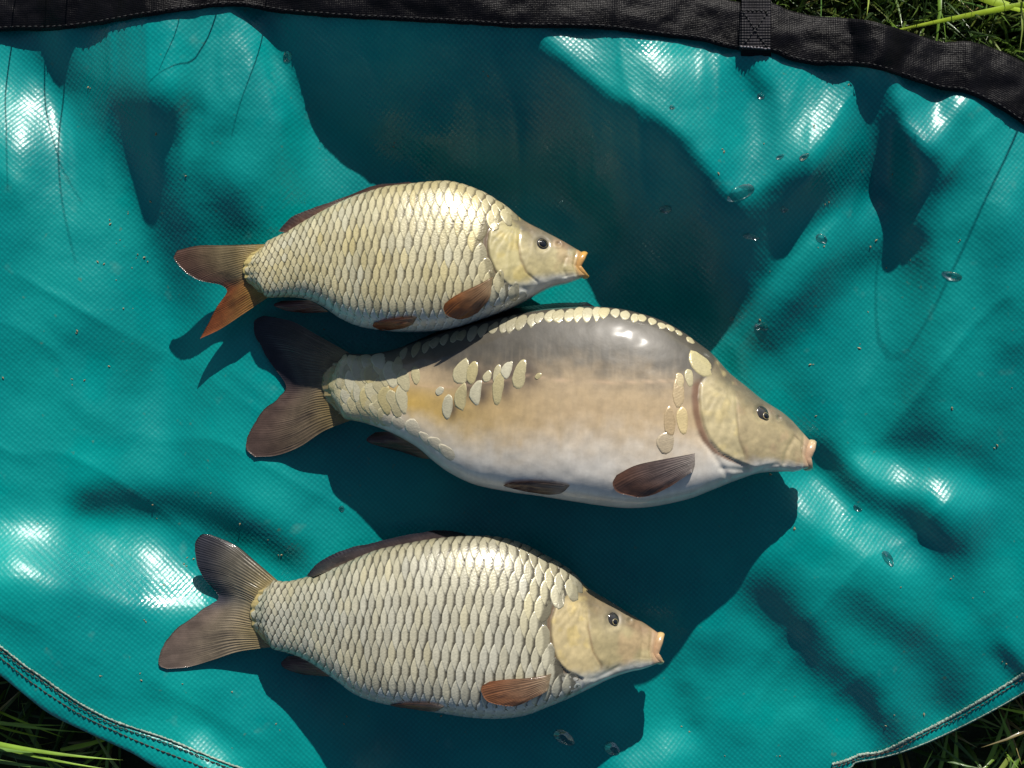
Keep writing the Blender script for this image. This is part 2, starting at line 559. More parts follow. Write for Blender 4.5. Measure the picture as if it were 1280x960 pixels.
GROUND_Z = -95.0
print("relief range", relief.min(), relief.max())

# ---------------------------------------------------------------- ground
gs = 60.0
mesh_ground = mesh_obj("ground", [(-gs, -gs, GROUND_Z * S), (gs, -gs, GROUND_Z * S), (gs, gs, GROUND_Z * S), (-gs, gs, GROUND_Z * S)],
                       [(0, 1, 2, 3)], M_GROUND)
mesh_ground["kind"] = "structure"

# ---------------------------------------------------------------- the mat
top_low = prof([(-330, 120), (-200, 75), (-80, 48), (0, 39), (60, 38), (110, 33), (150, 26), (210, 16), (270, 9), (310, 9), (350, 16), (420, 22), (500, 26), (560, 29), (640, 34), (700, 35), (760, 37), (830, 46), (880, 52), (925, 63), (965, 65), (985, 74), (1015, 81), (1050, 82), (1085, 84), (1110, 90), (1140, 100), (1175, 112), (1210, 117), (1245, 133), (1280, 156), (1360, 215), (1500, 350), (1600, 460)])
top_up = lambda x: top_low(x) - np.interp(x, [-330, 0, 900, 965, 1000, 1100, 1180, 1280, 1600], [60, 62, 60, 61, 62, 58, 60, 78, 80])
bot = prof([(-330, 520), (-200, 660), (-90, 775), (0, 843), (63, 892), (112, 916), (164, 940), (199, 960), (280, 990), (420, 1022), (620, 1035), (820, 1020), (940, 995), (1020, 972), (1063, 960), (1071, 953), (1098, 948), (1128, 940), (1167, 925), (1225, 897), (1280, 866), (1360, 810), (1480, 690), (1600, 560)])
mat_root = thing("unhooking_mat", "glossy teal carp mat with black trim under the three fish", "fishing mat", (0, 0, GROUND_Z * S))
MOFF = np.array([0, 0, GROUND_Z * S])

cols_x = np.linspace(-330, 1600, 560)
nrow = 330
tt = np.linspace(0, 1, nrow)
TX = np.repeat(cols_x[:, None], nrow, 1)
TY = (top_up(cols_x) + 4)[:, None] * (1 - tt) + bot(cols_x)[:, None] * tt
TZ = zmat(TX, TY)
# the top hem dips behind the trim
VW = P2W(TX, TY, TZ)
dl = np.linalg.norm(np.diff(VW, axis=1), axis=2) / S
arc = np.concatenate([np.zeros((len(cols_x), 1)), np.cumsum(dl, 1)], 1)
UVm = np.stack([VW[..., 0] / S, VW[..., 1] / S], -1)
n_c, n_r = TX.shape
top_v = VW.reshape(-1, 3) - MOFF
# rim: thin cloth edge turned under, then the padded underside down to the turf
ring = [(i, 0) for i in range(n_c)] + [(n_c - 1, j) for j in range(1, n_r)] + [(i, n_r - 1) for i in range(n_c - 2, -1, -1)] + [(0, j) for j in range(n_r - 2, 0, -1)]
ring_i = np.array([i * n_r + j for i, j in ring])
rp = top_v[ring_i]
cen = np.array([0.0, 0.0])
def inset(p, d, z):
    v = cen - p[:, :2]
    v /= np.linalg.norm(v, axis=1)[:, None]
    q = p.copy(); q[:, :2] += v * d * S; q[:, 2] = z
    return q
r1 = rp.copy(); r1[:, 2] -= 3.0 * S
sheet_v = np.vstack([top_v, r1])
nb = len(top_v); nrg = len(ring_i)
fcs = grid_faces(n_c, n_r).tolist()
for k in range(nrg):
    k2 = (k + 1) % nrg
    fcs.append((int(ring_i[k]), int(ring_i[k2]), nb + k2, nb + k))
uv_all = np.vstack([UVm.reshape(-1, 2), UVm.reshape(-1, 2)[ring_i]])
sheet = mesh_obj("sheet", sheet_v, fcs, M_PVC, mat_root, uv=uv_all)
# padded underside
u0 = inset(r1, 14, 0); u0[:, 2] = r1[:, 2] - 3 * S
u1 = inset(r1, 40, 0); u1[:, 2] = 0.5 * r1[:, 2]
u2 = inset(r1, 55, 0); u2[:, 2] = 0.0
step = 6
u0, u1, u2 = u0[::step], u1[::step], u2[::step]
nu = len(u0)
uf = []
for lay in (0, 1):
    for k in range(nu):
        k2 = (k + 1) % nu
        uf.append((lay * nu + k, lay * nu + k2, (lay + 1) * nu + k2, (lay + 1) * nu + k))
uf.append(list(range(2 * nu, 3 * nu)))
mesh_obj("underside", np.vstack([u0, u1, u2]), uf, M_UNDER, mat_root)

# black trim band along the raised edge
nbx, nbv = 700, 14
bx = np.linspace(-330, 1600, nbx)
bt = np.linspace(0, 1, nbv)
BX = np.repeat(bx[:, None], nbv, 1)
BLOW = top_low(bx) + noise2(bx / 14, bx * 0, 9, 2) * 0.9
BUP = top_up(bx)
BY = BLOW[:, None] * (1 - bt) + BUP[:, None] * bt
zl = zmat(bx, top_low(bx))
pucker = noise2(bx / 38, bx * 0 + 1, 11, 3)
zlow = np.convolve(np.pad(zl, 20, mode='edge'), np.ones(41) / 41, 'valid')
BZ = np.maximum(zlow[:, None], zl[:, None]) + 5.0 + 1.5 * np.sin(np.pi * bt)[None, :] - 4.0 * bt[None, :] ** 2
BZ = np.maximum(BZ, zmat(BX, np.maximum(BY, (top_up(bx) + 4)[:, None])) + 3.0)
BZ += (noise2(BX / 45, BY / 22, 12, 3) * 3.4 + noise2(BX / 16, BY / 14, 14, 2) * 1.0) * (0.3 + np.sin(np.pi * bt)[None, :])
BV = P2W(BX, BY, BZ) - MOFF
bot_v = BV.copy(); bot_v[..., 2] -= 2.2 * S
bf = grid_faces(nbx, nbv).tolist()
o = nbx * nbv
bf += [f[::-1] for f in grid_faces(nbx, nbv, off=o).tolist()]
for i in range(nbx - 1):
    a = i * nbv; c2 = (i + 1) * nbv
    bf.append((a, c2, o + c2, o + a))
    a += nbv - 1; c2 += nbv - 1
    bf.append((a, o + a, o + c2, c2))
arcx = np.r_[0, np.cumsum(np.hypot(np.diff(bx), np.diff(top_low(bx))))]
buv = np.stack([np.repeat(arcx[:, None], nbv, 1), np.repeat(bt[None, :] * 60, nbx, 0)], -1).reshape(-1, 2)
band = mesh_obj("trim_band", np.vstack([BV.reshape(-1, 3), bot_v.reshape(-1, 3)]), bf, M_BAND, mat_root, uv=np.vstack([buv, buv]))

def band_z(px, py):
    i = int(np.clip(np.searchsorted(bx, px), 0, nbx - 1))
    t = np.clip((BLOW[i] - py) / (BLOW[i] - BUP[i]), 0, 1)
    return float(np.interp(t, bt, BZ[i]))

# stitch lines on the band
def thread(name, pts, mat, rad=0.9, ln=5.0, gap=2.5, zf=None, dz=1.2, parent=None):
    c = catmull(pts, 900)
    d = np.r_[0, np.cumsum(np.hypot(*np.diff(c[:, :2], axis=0).T))]
    vs, fs = [], []
    s = 0.0
    while s + ln < d[-1]:
        n0 = len(vs)
        for q in (0, 0.5, 1.0):
            ss = s + ln * q
            x = np.interp(ss, d, c[:, 0]); y = np.interp(ss, d, c[:, 1])
            x2 = np.interp(ss + 1, d, c[:, 0]); y2 = np.interp(ss + 1, d, c[:, 1])
            tx, ty = x2 - x, y2 - y
            l = math.hypot(tx, ty) + 1e-9
            nx_, ny_ = -ty / l, tx / l
            w = rad * (1.0 if q == 0.5 else 0.6)
            zc = zf(x, y) + dz + (0.7 if q == 0.5 else -0.8)
            sl = random.uniform(-0.5, 0.5)
            for (u, v) in ((-1, -0.6), (-0.5, 0.7), (0.5, 0.7), (1, -0.6)):
                vs.append(P2W(np.float64(x + nx_ * (u * w + sl)), np.float64(y + ny_ * (u * w + sl)), zc + v * w) - MOFF)
        for r in (0, 1):
            for k in range(4):
                a = n0 + r * 4 + k; b_ = n0 + r * 4 + (k + 1) % 4
                fs.append((a, b_, b_ + 4, a + 4))
        fs.append((n0 + 3, n0 + 2, n0 + 1, n0)); fs.append((n0 + 8, n0 + 9, n0 + 10, n0 + 11))
        s += ln + gap
    ob = mesh_obj(name, vs, fs, mat, parent)
    ob["kind"] = "stuff"
    return ob

xs_ = np.linspace(-40, 1320, 60)
thread("stitching", [(x, float(top_low(x)) - 5) for x in xs_], M_UNDER, 0.8, 4.5, 3, band_z, 0.9, band)

# webbing tab sewn across the band
def ribbon(name, rows, mat, parent, thick=3.0, uvs=(1, 1)):
    """rows: array [n, m, 3] of px,py,z"""
    R = np.array(rows, float)
    n, m_ = R.shape[:2]
    V = P2W(R[..., 0], R[..., 1], R[..., 2]) - MOFF
    B = P2W(R[..., 0], R[..., 1], R[..., 2] - thick) - MOFF
    f = grid_faces(n, m_).tolist()
    o = n * m_
    f += [q[::-1] for q in grid_faces(n, m_, off=o).tolist()]
    for i in range(n - 1):
        for a, c2 in ((i * m_, (i + 1) * m_), ((i + 1) * m_ + m_ - 1, i * m_ + m_ - 1)):
            f.append((a, c2, o + c2, o + a))
    for j in range(m_ - 1):
        a, c2 = j + 1, j
        f.append((a, c2, o + c2, o + a))
        a, c2 = (n - 1) * m_ + j, (n - 1) * m_ + j + 1
        f.append((a, c2, o + c2, o + a))
    uv = np.stack([R[..., 0], R[..., 1]], -1).reshape(-1, 2) * np.array(uvs)
    return mesh_obj(name, np.vstack([V.reshape(-1, 3), B.reshape(-1, 3)]), f, mat, parent, uv=np.vstack([uv, uv]))

rows = []
for y in np.linspace(-24, 62, 34):
    xl = np.interp(y, [-24, 0, 62], [929, 926.5, 923.5]); xr = np.interp(y, [-24, 0, 62], [964, 964, 963.5])
    r = []
    for q in np.linspace(0, 1, 12):
        x = xl + (xr - xl) * q
        z = band_z(x, y) + 4.2 + 0.6 * math.sin(y * 0.9) * 0.4 - (1.2 if q in (0, 1) else 0)
        r.append((x, y + 1.5 * q, z))
    rows.append(r)
tab = ribbon("webbing_tab", rows, M_WEB, mat_root)
# folded end of the tab, hanging just under the trim
rows = []
for y in np.linspace(58, 70, 8):
    r = []
    for q in np.linspace(0, 1, 10):
        x = 926 + 38 * q
        r.append((x, y + 1.5 * q, band_z(x, 63) + 1.0 - (y - 58) * 0.45 + 0.6 * math.sin(q * 9)))
    rows.append(r)
ribbon("folded_end", rows, M_BAND, tab)
bz = lambda x, y: band_z(x, y) + 4.0
thread("cross_stitch", [(929, 14), (944, 37), (959, 59)], M_UNDER, 1.0, 4, 1.5, bz, 1.0, tab)
thread("cross_stitch", [(960, 15), (944, 37), (928, 57)], M_UNDER, 1.0, 4, 1.5, bz, 1.0, tab)
M_PALE = mat_plain("pale_thread", srgb("#77747a"), 0.7)
thread("edge_stitch", [(925, 58), (944, 59.5), (963, 61)], M_PALE, 1.3, 3.5, 0.8, bz, 1.0, tab)
thread("edge_stitch", [(928, 13), (945, 13), (962, 14)], M_UNDER, 1.0, 4, 1.5, bz, 1.0, tab)

# lower hem: a turned strip of cloth with two rows of stitches and a frayed cut edge
def hem(pts_out, pts_in, lift, seed):
    n, m_ = 260, 7
    A = catmull(pts_out, n); B = catmull(pts_in, n)
    rows = []
    for i in range(n):
        r = []
        pk = noise2(i / 7.0, 0.3, seed, 2)
        for j in range(m_):
            q = j / (m_ - 1)
            x, y = A[i] * (1 - q) + B[i] * q
            z = float(zmat(x, y)) + lift * (0.35 + 0.65 * math.sin(math.pi * min(1, 0.12 + q * 0.8))) + pk * 1.3 * math.sin(math.pi * q)
            r.append((x, y, z))
        rows.append(r[::-1])
    return ribbon("hem", rows, M_PVC, mat_root, 2.5)

def cut_edge(pts, w, seed, parent):
    """raw cut edge of the cloth: a narrow pale strip with a wandering outline"""
    c = catmull(pts, 420)
    rows = []
    for i in range(420):
        t = c[min(i + 1, 419)] - c[max(i - 1, 0)]
        t = t / (np.linalg.norm(t) + 1e-9); nn = np.array([-t[1], t[0]])
        wa = w * (0.55 + 0.55 * float(noise2(i / 1.3, 0.2, seed, 2))); wb = w * (0.55 + 0.55 * float(noise2(i / 1.1, 7.7, seed + 1, 2)))
        r = []
        for q in (-1, -0.3, 0.3, 1):
            x, y = c[i] + nn * (wb if q < 0 else wa) * q
            r.append((x, y, float(zmat(x, y)) + 3.4 + (0.9 if abs(q) < 0.5 else 0.0) + 0.8 * float(noise2(i / 1.7, q, seed + 2, 2))))
        rows.append(r)
    ob = ribbon("cut_edge", rows, M_FRAY, parent, 1.5)
    return ob

L_out = [(-60, 800), (-25, 826), (0, 844), (30, 868), (63, 893), (112, 917), (164, 941), (199, 961), (260, 983), (340, 1004)]
L_in = [(-60, 763), (-25, 789), (0, 808), (28, 830), (54, 848), (94, 876), (141, 901), (211, 925), (288, 956), (350, 976)]
L_s2 = [(-60, 775), (-25, 803), (0, 822), (30, 846), (62, 869), (100, 893), (150, 917), (210, 942), (275, 966), (345, 986)]
R_out = [(1040, 967), (1063, 961), (1071, 954), (1098, 949), (1128, 941), (1167, 926), (1225, 898), (1280, 867), (1330, 833)]
R_in = [(1040, 955), (1060, 949), (1075, 943), (1098, 940), (1118, 932), (1147, 917), (1206, 886), (1280, 841), (1325, 808)]
R_s2 = [(1040, 960), (1063, 953), (1078, 947), (1100, 943), (1122, 936), (1152, 920), (1212, 890), (1280, 848), (1328, 815)]
hz = lambda x, y: float(zmat(x, y)) + 3.6
hl = hem(L_out, L_in, 3.6, 21)
thread("stitching", [(x, y + 5) for x, y in L_in], M_THREAD, 0.95, 6.5, 0.7, hz, 1.0, hl)
thread("stitching", L_s2, M_THREAD, 0.95, 6.5, 0.7, hz, 1.0, hl)
cut_edge([(x - 0.5, y - 0.5) for x, y in L_in], 2.4, 22, hl)
hr = hem(R_out, R_in, 3.2, 23)
thread("stitching", R_s2, M_THREAD, 0.9, 5.5, 0.8, hz, 1.0, hr)
cut_edge([(x + 0.5, y + 1) for x, y in R_in], 3.4, 24, hr)
cut_edge([(x - 0.5, y - 1.2) for x, y in R_out], 1.3, 25, hr)

# ---------------------------------------------------------------- fish
class Fish:
    pass

def xe_func(pts):
    p = np.array(sorted(pts, key=lambda q: q[1]), float)
    return lambda y: np.interp(y, p[:, 1], p[:, 0])

def build_fish(name, label, spec):
    f = Fish()
    D = prof(spec['dorsal']); V = prof(spec['ventral'])
    x0, xc = spec['x_tail'], spec['x_corner']
    hyfull = max(V(x) - D(x) for x in np.linspace(x0, xc, 50)) / 2
    Wf = prof(spec['width'])
    zc0 = spec['zc']
    k = (H - zc0) / H
    f.k, f.zc0 = k, zc0
    midx = (x0 + xc) / 2
    midy = 0.5 * (D(midx) + V(midx))
    org = np.array([(midx - CX) * k * S, (CY - midy) * k * S, 0.0])
    zbase = float(zmat(midx, midy))
    org[2] = zbase * S
    root = thing(name, label, "fish", tuple(org))
    sx = np.linspace(x0, xc, 40)
    sm = np.mean([zmat(sx, D(sx) * (1 - q) + V(sx) * q) for q in (0.3, 0.5, 0.7)], 0)
    lin = np.polyfit(sx, sm, 2)
    zadd = lambda x: np.polyval(lin, np.clip(x, x0 - 5, xc + 10))
    print(name, 'lift', [round(float(zadd(q)), 1) for q in (x0 - 60, x0, midx, xc)])
    zcf = prof(spec['zcurve'])
    def toW(F, own=False):       # F[...,3]: layout x, y, z  -> local metres
        F = np.asarray(F, float)
        zref = F[..., 2] if own else zcf(F[..., 0])
        kk = k / (1 + (zref + zadd(F[..., 0]) - zc0) / (H - zc0))
        return np.stack([(F[..., 0] - CX) * kk * S - org[0], (CY - F[..., 1]) * kk * S - org[1], (F[..., 2] + zadd(F[..., 0])) * S - org[2]], -1)
    def feat(p, dz=None):
        p = np.asarray(p, float)
        if dz is None:
            dz = spec.get('dz', 42)
        r = 1 + dz / (H - zc0)
        return np.stack([CX + (p[..., 0] - CX) / r, CY + (p[..., 1] - CY) / r], -1)
    f.toW, f.feat, f.root, f.zadd = toW, feat, root, zadd
    zcf = prof(spec['zcurve'])
    x0 = x0 - 9
    Wtail = lambda x: 1.2 + (Wf(x) - 1.2) * smooth(x0 - 1, x0 + 24, x) ** 0.7
    nx, nth = 380, 208
    X = np.linspace(x0, xc, nx)
    th = np.linspace(0, 2 * np.pi, nth, endpoint=False)
    ct, st = np.cos(th), np.sin(th)
    e1 = 0.92
    cc = np.sign(ct) * np.abs(ct) ** e1
    # section: fuller below the mid line, slimmer along the back
    ex_s = np.where(ct > 0, 0.66, 0.52)
    ss = np.sign(st) * np.abs(st) ** ex_s * (1 - 0.30 * ct)
    yc = 0.5 * (D(X) + V(X)); hy = 0.5 * (V(X) - D(X)); hz_ = Wtail(X); zz = zcf(X)
    F = np.zeros((nx, nth, 3))
    F[..., 0] = X[:, None]
    F[..., 1] = yc[:, None] - hy[:, None] * cc[None, :]
    endw = (1 - smooth(x0, x0 + 34, X))[:, None]
    F[..., 0] += endw * (22 * np.abs(cc) ** 2.2 + 2.2 * noise2(th * 9, th * 0, 35, 2) * smooth(0, 0.3, np.abs(st)))[None, :]
    low = np.where(ss < 0, spec.get('under', 0.80), 0.90)
    F[..., 2] = zz[:, None] + hz_[:, None] * (ss * low)[None, :]
    # relief of the head
    gp = feat(np.array(spec['gill'], float)); pp = feat(np.array(spec['preop'], float))
    xg = xe_func(gp); xp = xe_func(pp)
    f.xg = xg
    eye = feat(np.array(spec['eye'][:2], float)); er = spec['eye'][2]
    fx, fy = F[..., 0], F[..., 1]
    dg = fx - xg(fy)
    gtop, gbot = spec['gill_y']
    wing = smooth(gtop - 6, gtop + 10, fy) * (1 - smooth(gbot - 6, gbot + 14, fy))
    dis = np.where(dg > 0, 1.7 * np.exp(-dg / 30.0) * smooth(0, 3.5, dg), -1.4 * np.exp(dg / 6.0)) * wing
    dp = fx - xp(fy)
    winp = smooth(pp[:, 1].min() - 8, pp[:, 1].min() + 8, fy) * (1 - smooth(pp[:, 1].max() - 4, pp[:, 1].max() + 10, fy))
    dis += (-1.1 * np.exp(-(dp / 1.8) ** 2) + 0.8 * np.exp(-((dp - 6) / 8.0) ** 2)) * winp
    de = np.hypot(fx - eye[0], fy - eye[1])
    dis += -3.4 * np.exp(-(de / (er * 0.95)) ** 4) + 0.5 * np.exp(-((de - er * 1.25) / (er * 0.35)) ** 2)
    # nostril, brow and jaw creases
    nos = feat(np.array(spec['nostril'], float))
    dn = np.hypot((fx - nos[0]), (fy - nos[1]))
    dis += -2.2 * np.exp(-(dn / 2.6) ** 2) + 0.9 * np.exp(-((dn - 4.5) / 1.8) ** 2)
    for cr, dep, wd in spec.get('creases', []):
        c = catmull(feat(np.array(cr, float)), 30)
        d = seg_dist(c, fx, fy)
        dis += -dep * np.exp(-(d / wd) ** 2)
    for (bx_, by_, br, bh) in spec.get('bumps', []):
        q = feat(np.array((bx_, by_), float))
        dis += bh * np.exp(-(((fx - q[0]) ** 2 + (fy - q[1]) ** 2) / br ** 2))
    pc = feat(np.array((spec['preop'][1][0] - 4, spec['gill'][2][1]), float))
    rad_ = np.arctan2(fy - pc[1], fx - pc[0])
    dis += 0.28 * np.sin(rad_ * 26 + 3 * noise2(fx / 12, fy / 12, 33, 2)) * smooth(2, 10, dg) * (1 - smooth(-8, 0, dp)) * wing
    dis += noise2(fx / 6, fy / 6, 34, 3) * 0.45 * smooth(0, 8, dg)
    dis += noise2(fx / 22, fy / 16, 31, 2) * 0.5 * smooth(0.2, 0.6, np.abs(st))[None, :]
    up = smooth(0.05, 0.45, np.abs(st))[None, :] * np.sign(st)[None, :]
    F[..., 2] += dis * up
    # mouth: rings run out to the gape, then back into the mouth
    U = np.array(spec['mouth']['up']); L = np.array(spec['mouth']['low']); C = np.array(spec['mouth']['corner'])
    wz = spec['mouth']['w']; zm = float(zcf(xc))
    tip_x = np.where(ct > 0, U[0], L[0]); 
    mx_ = C[0] + (tip_x - C[0]) * np.abs(ct) ** 0.9
    my_ = np.where(ct > 0, C[1] + (U[1] - C[1]) * np.abs(ct) ** 0.8, C[1] + (L[1] - C[1]) * np.abs(ct) ** 0.8)
    mz_ = zm + wz * ss
    Mring = np.stack([mx_, my_, mz_], -1)
    last = F[-1]
    rings = []
    nm = 22
    for i in range(1, nm + 1):
        t = i / nm
        a = t
        bl = last * (1 - a) + Mring * a
        bl[:, 1] += 0
        bl[:, 2] += np.sin(np.pi * t) * 1.6 * ss       # slight swelling of the jaws
        if i > nm * 0.3:
            bl[:, 2] -= 1.8 * np.exp(-((t - 0.55) / 0.10) ** 2) * np.abs(st) * np.sign(st)   # fold behind the lips
        rings.append(bl)
    deep = np.array([C[0] - 26, C[1], zm])
    for t in np.linspace(0.12, 1.0, 10):
        sc = (1 - t ** 1.6) * 0.9 + 0.03
        ctr = np.array([C[0] + 4, C[1], zm])
        bl = ctr + (Mring - ctr) * sc
        bl[:, 0] = Mring[:, 0] * (1 - t) + deep[0] * t
        rings.append(bl)
    NB = nx + nm
    F = np.concatenate([F, np.array(rings)], 0)
    ntot = F.shape[0]
    verts = F.reshape(-1, 3)
    vcap = np.array([F[0].mean(0), F[-1].mean(0)])
    vcap[0, 0] -= 1
    allF = np.vstack([verts, vcap])
    # colours
    fx, fy, fz = F[..., 0], F[..., 1], F[..., 2]
    DD = np.interp(fx, X, D(X)); VV = np.interp(fx, X, V(X))
    v = np.clip((fy - DD) / (VV - DD), 0, 1)
    dark_side = np.repeat((st < 0)[None, :], ntot, 0)
    A = dict(fx=fx, fy=fy, v=v, dg=fx - xg(fy), dp=fx - xp(fy), de=np.hypot(fx - eye[0], fy - eye[1]), feat=feat, gy=(gtop, gbot), xp=xp, xg=xg, pp=pp, gp=gp)
    col = spec['skin'](A)
    # mouth tints
    ringi = np.arange(ntot)[:, None] + 0 * fx
    lipc, inc = spec['mouth']['lip'], spec['mouth']['inside']
    tlip = smooth(nx + nm * 0.35, nx + nm * 0.8, ringi)
    col = mix(col, lipc * 0.9, tlip * 0.85)
    col = mix(col, inc, smooth(NB + 0.5, NB + 5, ringi))
    col = col.reshape(-1, 3)
    col = np.vstack([col, col[:1], inc[None]])
    faces = grid_faces(ntot, nth, True)[:, ::-1].tolist()
    ncap = ntot * nth
    for j in range(nth):
        faces.append((j, (j + 1) % nth, ncap))
        a = (ntot - 1) * nth
        faces.append((a + (j + 1) % nth, a + j, ncap + 1))
    body = mesh_obj("body", toW(allF), faces, M_SKIN, root, cols=col)
    f.body = body
    # surface sampler (upper side), world-local
    Wg = toW(F[:nx])
    du = np.gradient(Wg, axis=0); dv = np.gradient(Wg, axis=1)
    nrm = np.cross(dv, du); nrm /= np.linalg.norm(nrm, axis=2)[..., None] + 1e-12
    if nrm[nx // 2, nth // 4, 2] < 0:
        nrm = -nrm
    f.F, f.W, f.N, f.X, f.th, f.nx, f.nth = F, Wg, nrm, X, th, nx, nth
    half = nth // 2 + 1
    seg = np.linalg.norm(np.diff(Wg[:, :half], axis=1), axis=2)
    f.arc = np.concatenate([np.zeros((nx, 1)), np.cumsum(seg, 1)], 1) / S     # layout units
    def surf(x, ang):
        """x layout, ang section angle (0 back .. pi belly) -> local point, normal"""
        a = np.clip((np.asarray(x, float) - X[0]) / (X[1] - X[0]), 0, nx - 1.001)
        b_ = np.clip(np.asarray(ang, float) / (th[1] - th[0]), -20, nth * 0.5 + 20)
        i = np.floor(a).astype(int); j = np.floor(b_).astype(int)
        ta = (a - i)[..., None]; tb = (b_ - j)[..., None]
        def g(G):
            return ((G[i, j % nth] * (1 - ta) + G[i + 1, j % nth] * ta) * (1 - tb)
                    + (G[i, (j + 1) % nth] * (1 - ta) + G[i + 1, (j + 1) % nth] * ta) * tb)
        n_ = g(nrm)
        return g(Wg), n_ / (np.linalg.norm(n_, axis=-1)[..., None] + 1e-12)
    f.surf = surf
    def ang_at(x, y):
        i = int(np.clip(round((x - X[0]) / (X[1] - X[0])), 0, nx - 1))
        return float(np.interp(y, F[i, :half, 1], th[:half]))
    f.ang_at = ang_at
    f.D, f.V = D, V
    # eye
    i = int(np.clip(round((eye[0] - X[0]) / (X[1] - X[0])), 0, nx - 1))
    pe, ne = surf(np.array(eye[0]), np.array(ang_at(*eye)))
    ne = Vector(ne); pe = Vector(pe)
    ne = (ne + Vector((0, 0, 0.35))).normalized()
    ey_ = (Vector((0, 1, 0)) - ne * ne.y).normalized()
    ex_ = ey_.cross(ne)
    rot = Matrix((ex_, ey_, ne)).transposed()
    def dome(nm, r, h, z0, mat, parent, off=(0, 0), r_in=0.0, loc=None, seg=36, rg=8):
        vs, fs = [], []
        for a in range(rg):
            t = a / (rg - 1)
            rr = (r_in + (r - r_in) * t)
            q = (rr / r) 
            zz_ = z0 + h * math.sqrt(max(0, 1 - (q * 0.995) ** 2))
            for s_ in range(seg):
                an = 2 * math.pi * s_ / seg
                vs.append(((off[0] + rr * math.cos(an)) * S, (off[1] + rr * math.sin(an)) * S, zz_ * S))
        for a in range(rg - 1):
            for s_ in range(seg):
                s2 = (s_ + 1) % seg
                fs.append((a * seg + s_, (a + 1) * seg + s_, (a + 1) * seg + s2, a * seg + s2))
        if r_in < 0.01:
            pass
        vv = np.array(vs)
        vv = (np.array(rot) @ vv.T).T
        ob = mesh_obj(nm, vv, fs, mat, parent)
        if loc is not None:
            ob.location = loc
        return ob
    ew = dome("eye", er * 0.95, er * 0.36, -er * 0.10, M_EYEB, root, loc=pe + ne * (0.4 * S))
    pofs = spec.get('pupil', (0.2, -0.25))
    po = (pofs[0] * er, pofs[1] * er)
    dome("iris", er * spec.get('iris_r', 0.52), er * 0.10, er * 0.245, M_IRIS, ew, off=po, r_in=er * spec.get('pupil_r', 0.40) * 0.85)
    dome("pupil", er * spec.get('pupil_r', 0.40), er * 0.14, er * 0.275, M_PUPIL, ew, off=po)
    # lips: a soft roll of flesh around the gape
    nl, nt_ = 80, 10
    ang = np.linspace(0, 2 * np.pi, nl, endpoint=False)
    c_, s_ = np.cos(ang), np.sin(ang)
    sz = np.sign(s_) * np.abs(s_) ** 0.86
    tipx = np.where(c_ > 0, U[0], L[0])
    lx = C[0] + (tipx - C[0]) * np.abs(c_) ** 0.9
    ly = np.where(c_ > 0, C[1] + (U[1] - C[1]) * np.abs(c_) ** 0.8, C[1] + (L[1] - C[1]) * np.abs(c_) ** 0.8)
    lz = zm + wz * sz
    path = np.stack([lx, ly, lz], -1)
    tan = np.roll(path, -1, 0) - np.roll(path, 1, 0)
    tan /= np.linalg.norm(tan, axis=1)[:, None]
    ref = np.array([1.0, 0, 0]) + 0 * tan
    n1 = np.cross(tan, ref); n1 /= np.linalg.norm(n1, axis=1)[:, None] + 1e-9
    n2 = np.cross(tan, n1)
    lr = spec['mouth']['r'] * (0.85 + 0.15 * np.abs(c_)) * (1 + 0.12 * noise2(ang * 3, ang * 0, 41, 2))
    LV = []
    for q in range(nt_):
        a = 2 * math.pi * q / nt_
        LV.append(path + (n1 * math.cos(a) * 0.74 + n2 * math.sin(a) * 1.25) * lr[:, None])
    LV = np.stack(LV, 1)
    lf = []
    for i_ in range(nl):
        for q in range(nt_):
            i2 = (i_ + 1) % nl; q2 = (q + 1) % nt_
            lf.append((i_ * nt_ + q, i2 * nt_ + q, i2 * nt_ + q2, i_ * nt_ + q2))
    lcol = np.repeat(lipc[None], nl * nt_, 0)
    tip = np.repeat((np.abs(c_) ** 3)[:, None], nt_, 1).reshape(-1)
    lcol = mix(lcol, spec['mouth']['tip'], tip)
    mesh_obj("lips", toW(LV.reshape(-1, 3)), lf, M_LIP, root, cols=lcol)
    return f

# ---- one scale as a curved plate that follows the flank
def disc_template(n_out=14):
    pts = [(0, 0)]
    rings = [(0.42, 8), (0.78, n_out), (0.95, n_out), (1.03, n_out)]
    fs = []
    idx = [[0]]
    for r, n in rings:
        a0 = len(pts)
        for k in range(n):
            a = 2 * math.pi * (k + 0.5) / n
            pts.append((r * math.cos(a), r * math.sin(a)))
        idx.append(list(range(a0, a0 + n)))
    r1 = idx[1]
    for k in range(len(r1)):
        fs.append((0, r1[k], r1[(k + 1) % len(r1)]))
    # stitch 8 -> 14
    def stitch(A, B):
        na, nb_ = len(A), len(B); i = j = 0
        while i < na or j < nb_:
            ai, bj = A[i % na], B[j % nb_]
            if j < nb_ and (j + 1) / nb_ <= (i + 1) / na or i >= na:
                fs.append((ai, bj, B[(j + 1) % nb_])); j += 1
            else:
                fs.append((ai, bj, A[(i + 1) % na])); i += 1
    stitch(idx[1], idx[2])
    for a, b_ in ((2, 3), (3, 4)):
        A, B = idx[a], idx[b_]
        for k in range(len(A)):
            k2 = (k + 1) % len(A)
            fs.append((A[k], B[k], B[k2], A[k2]))
    return np.array(pts), fs, idx

DT, DFS, DIDX = disc_template()
rad_t = np.hypot(DT[:, 0], DT[:, 1])

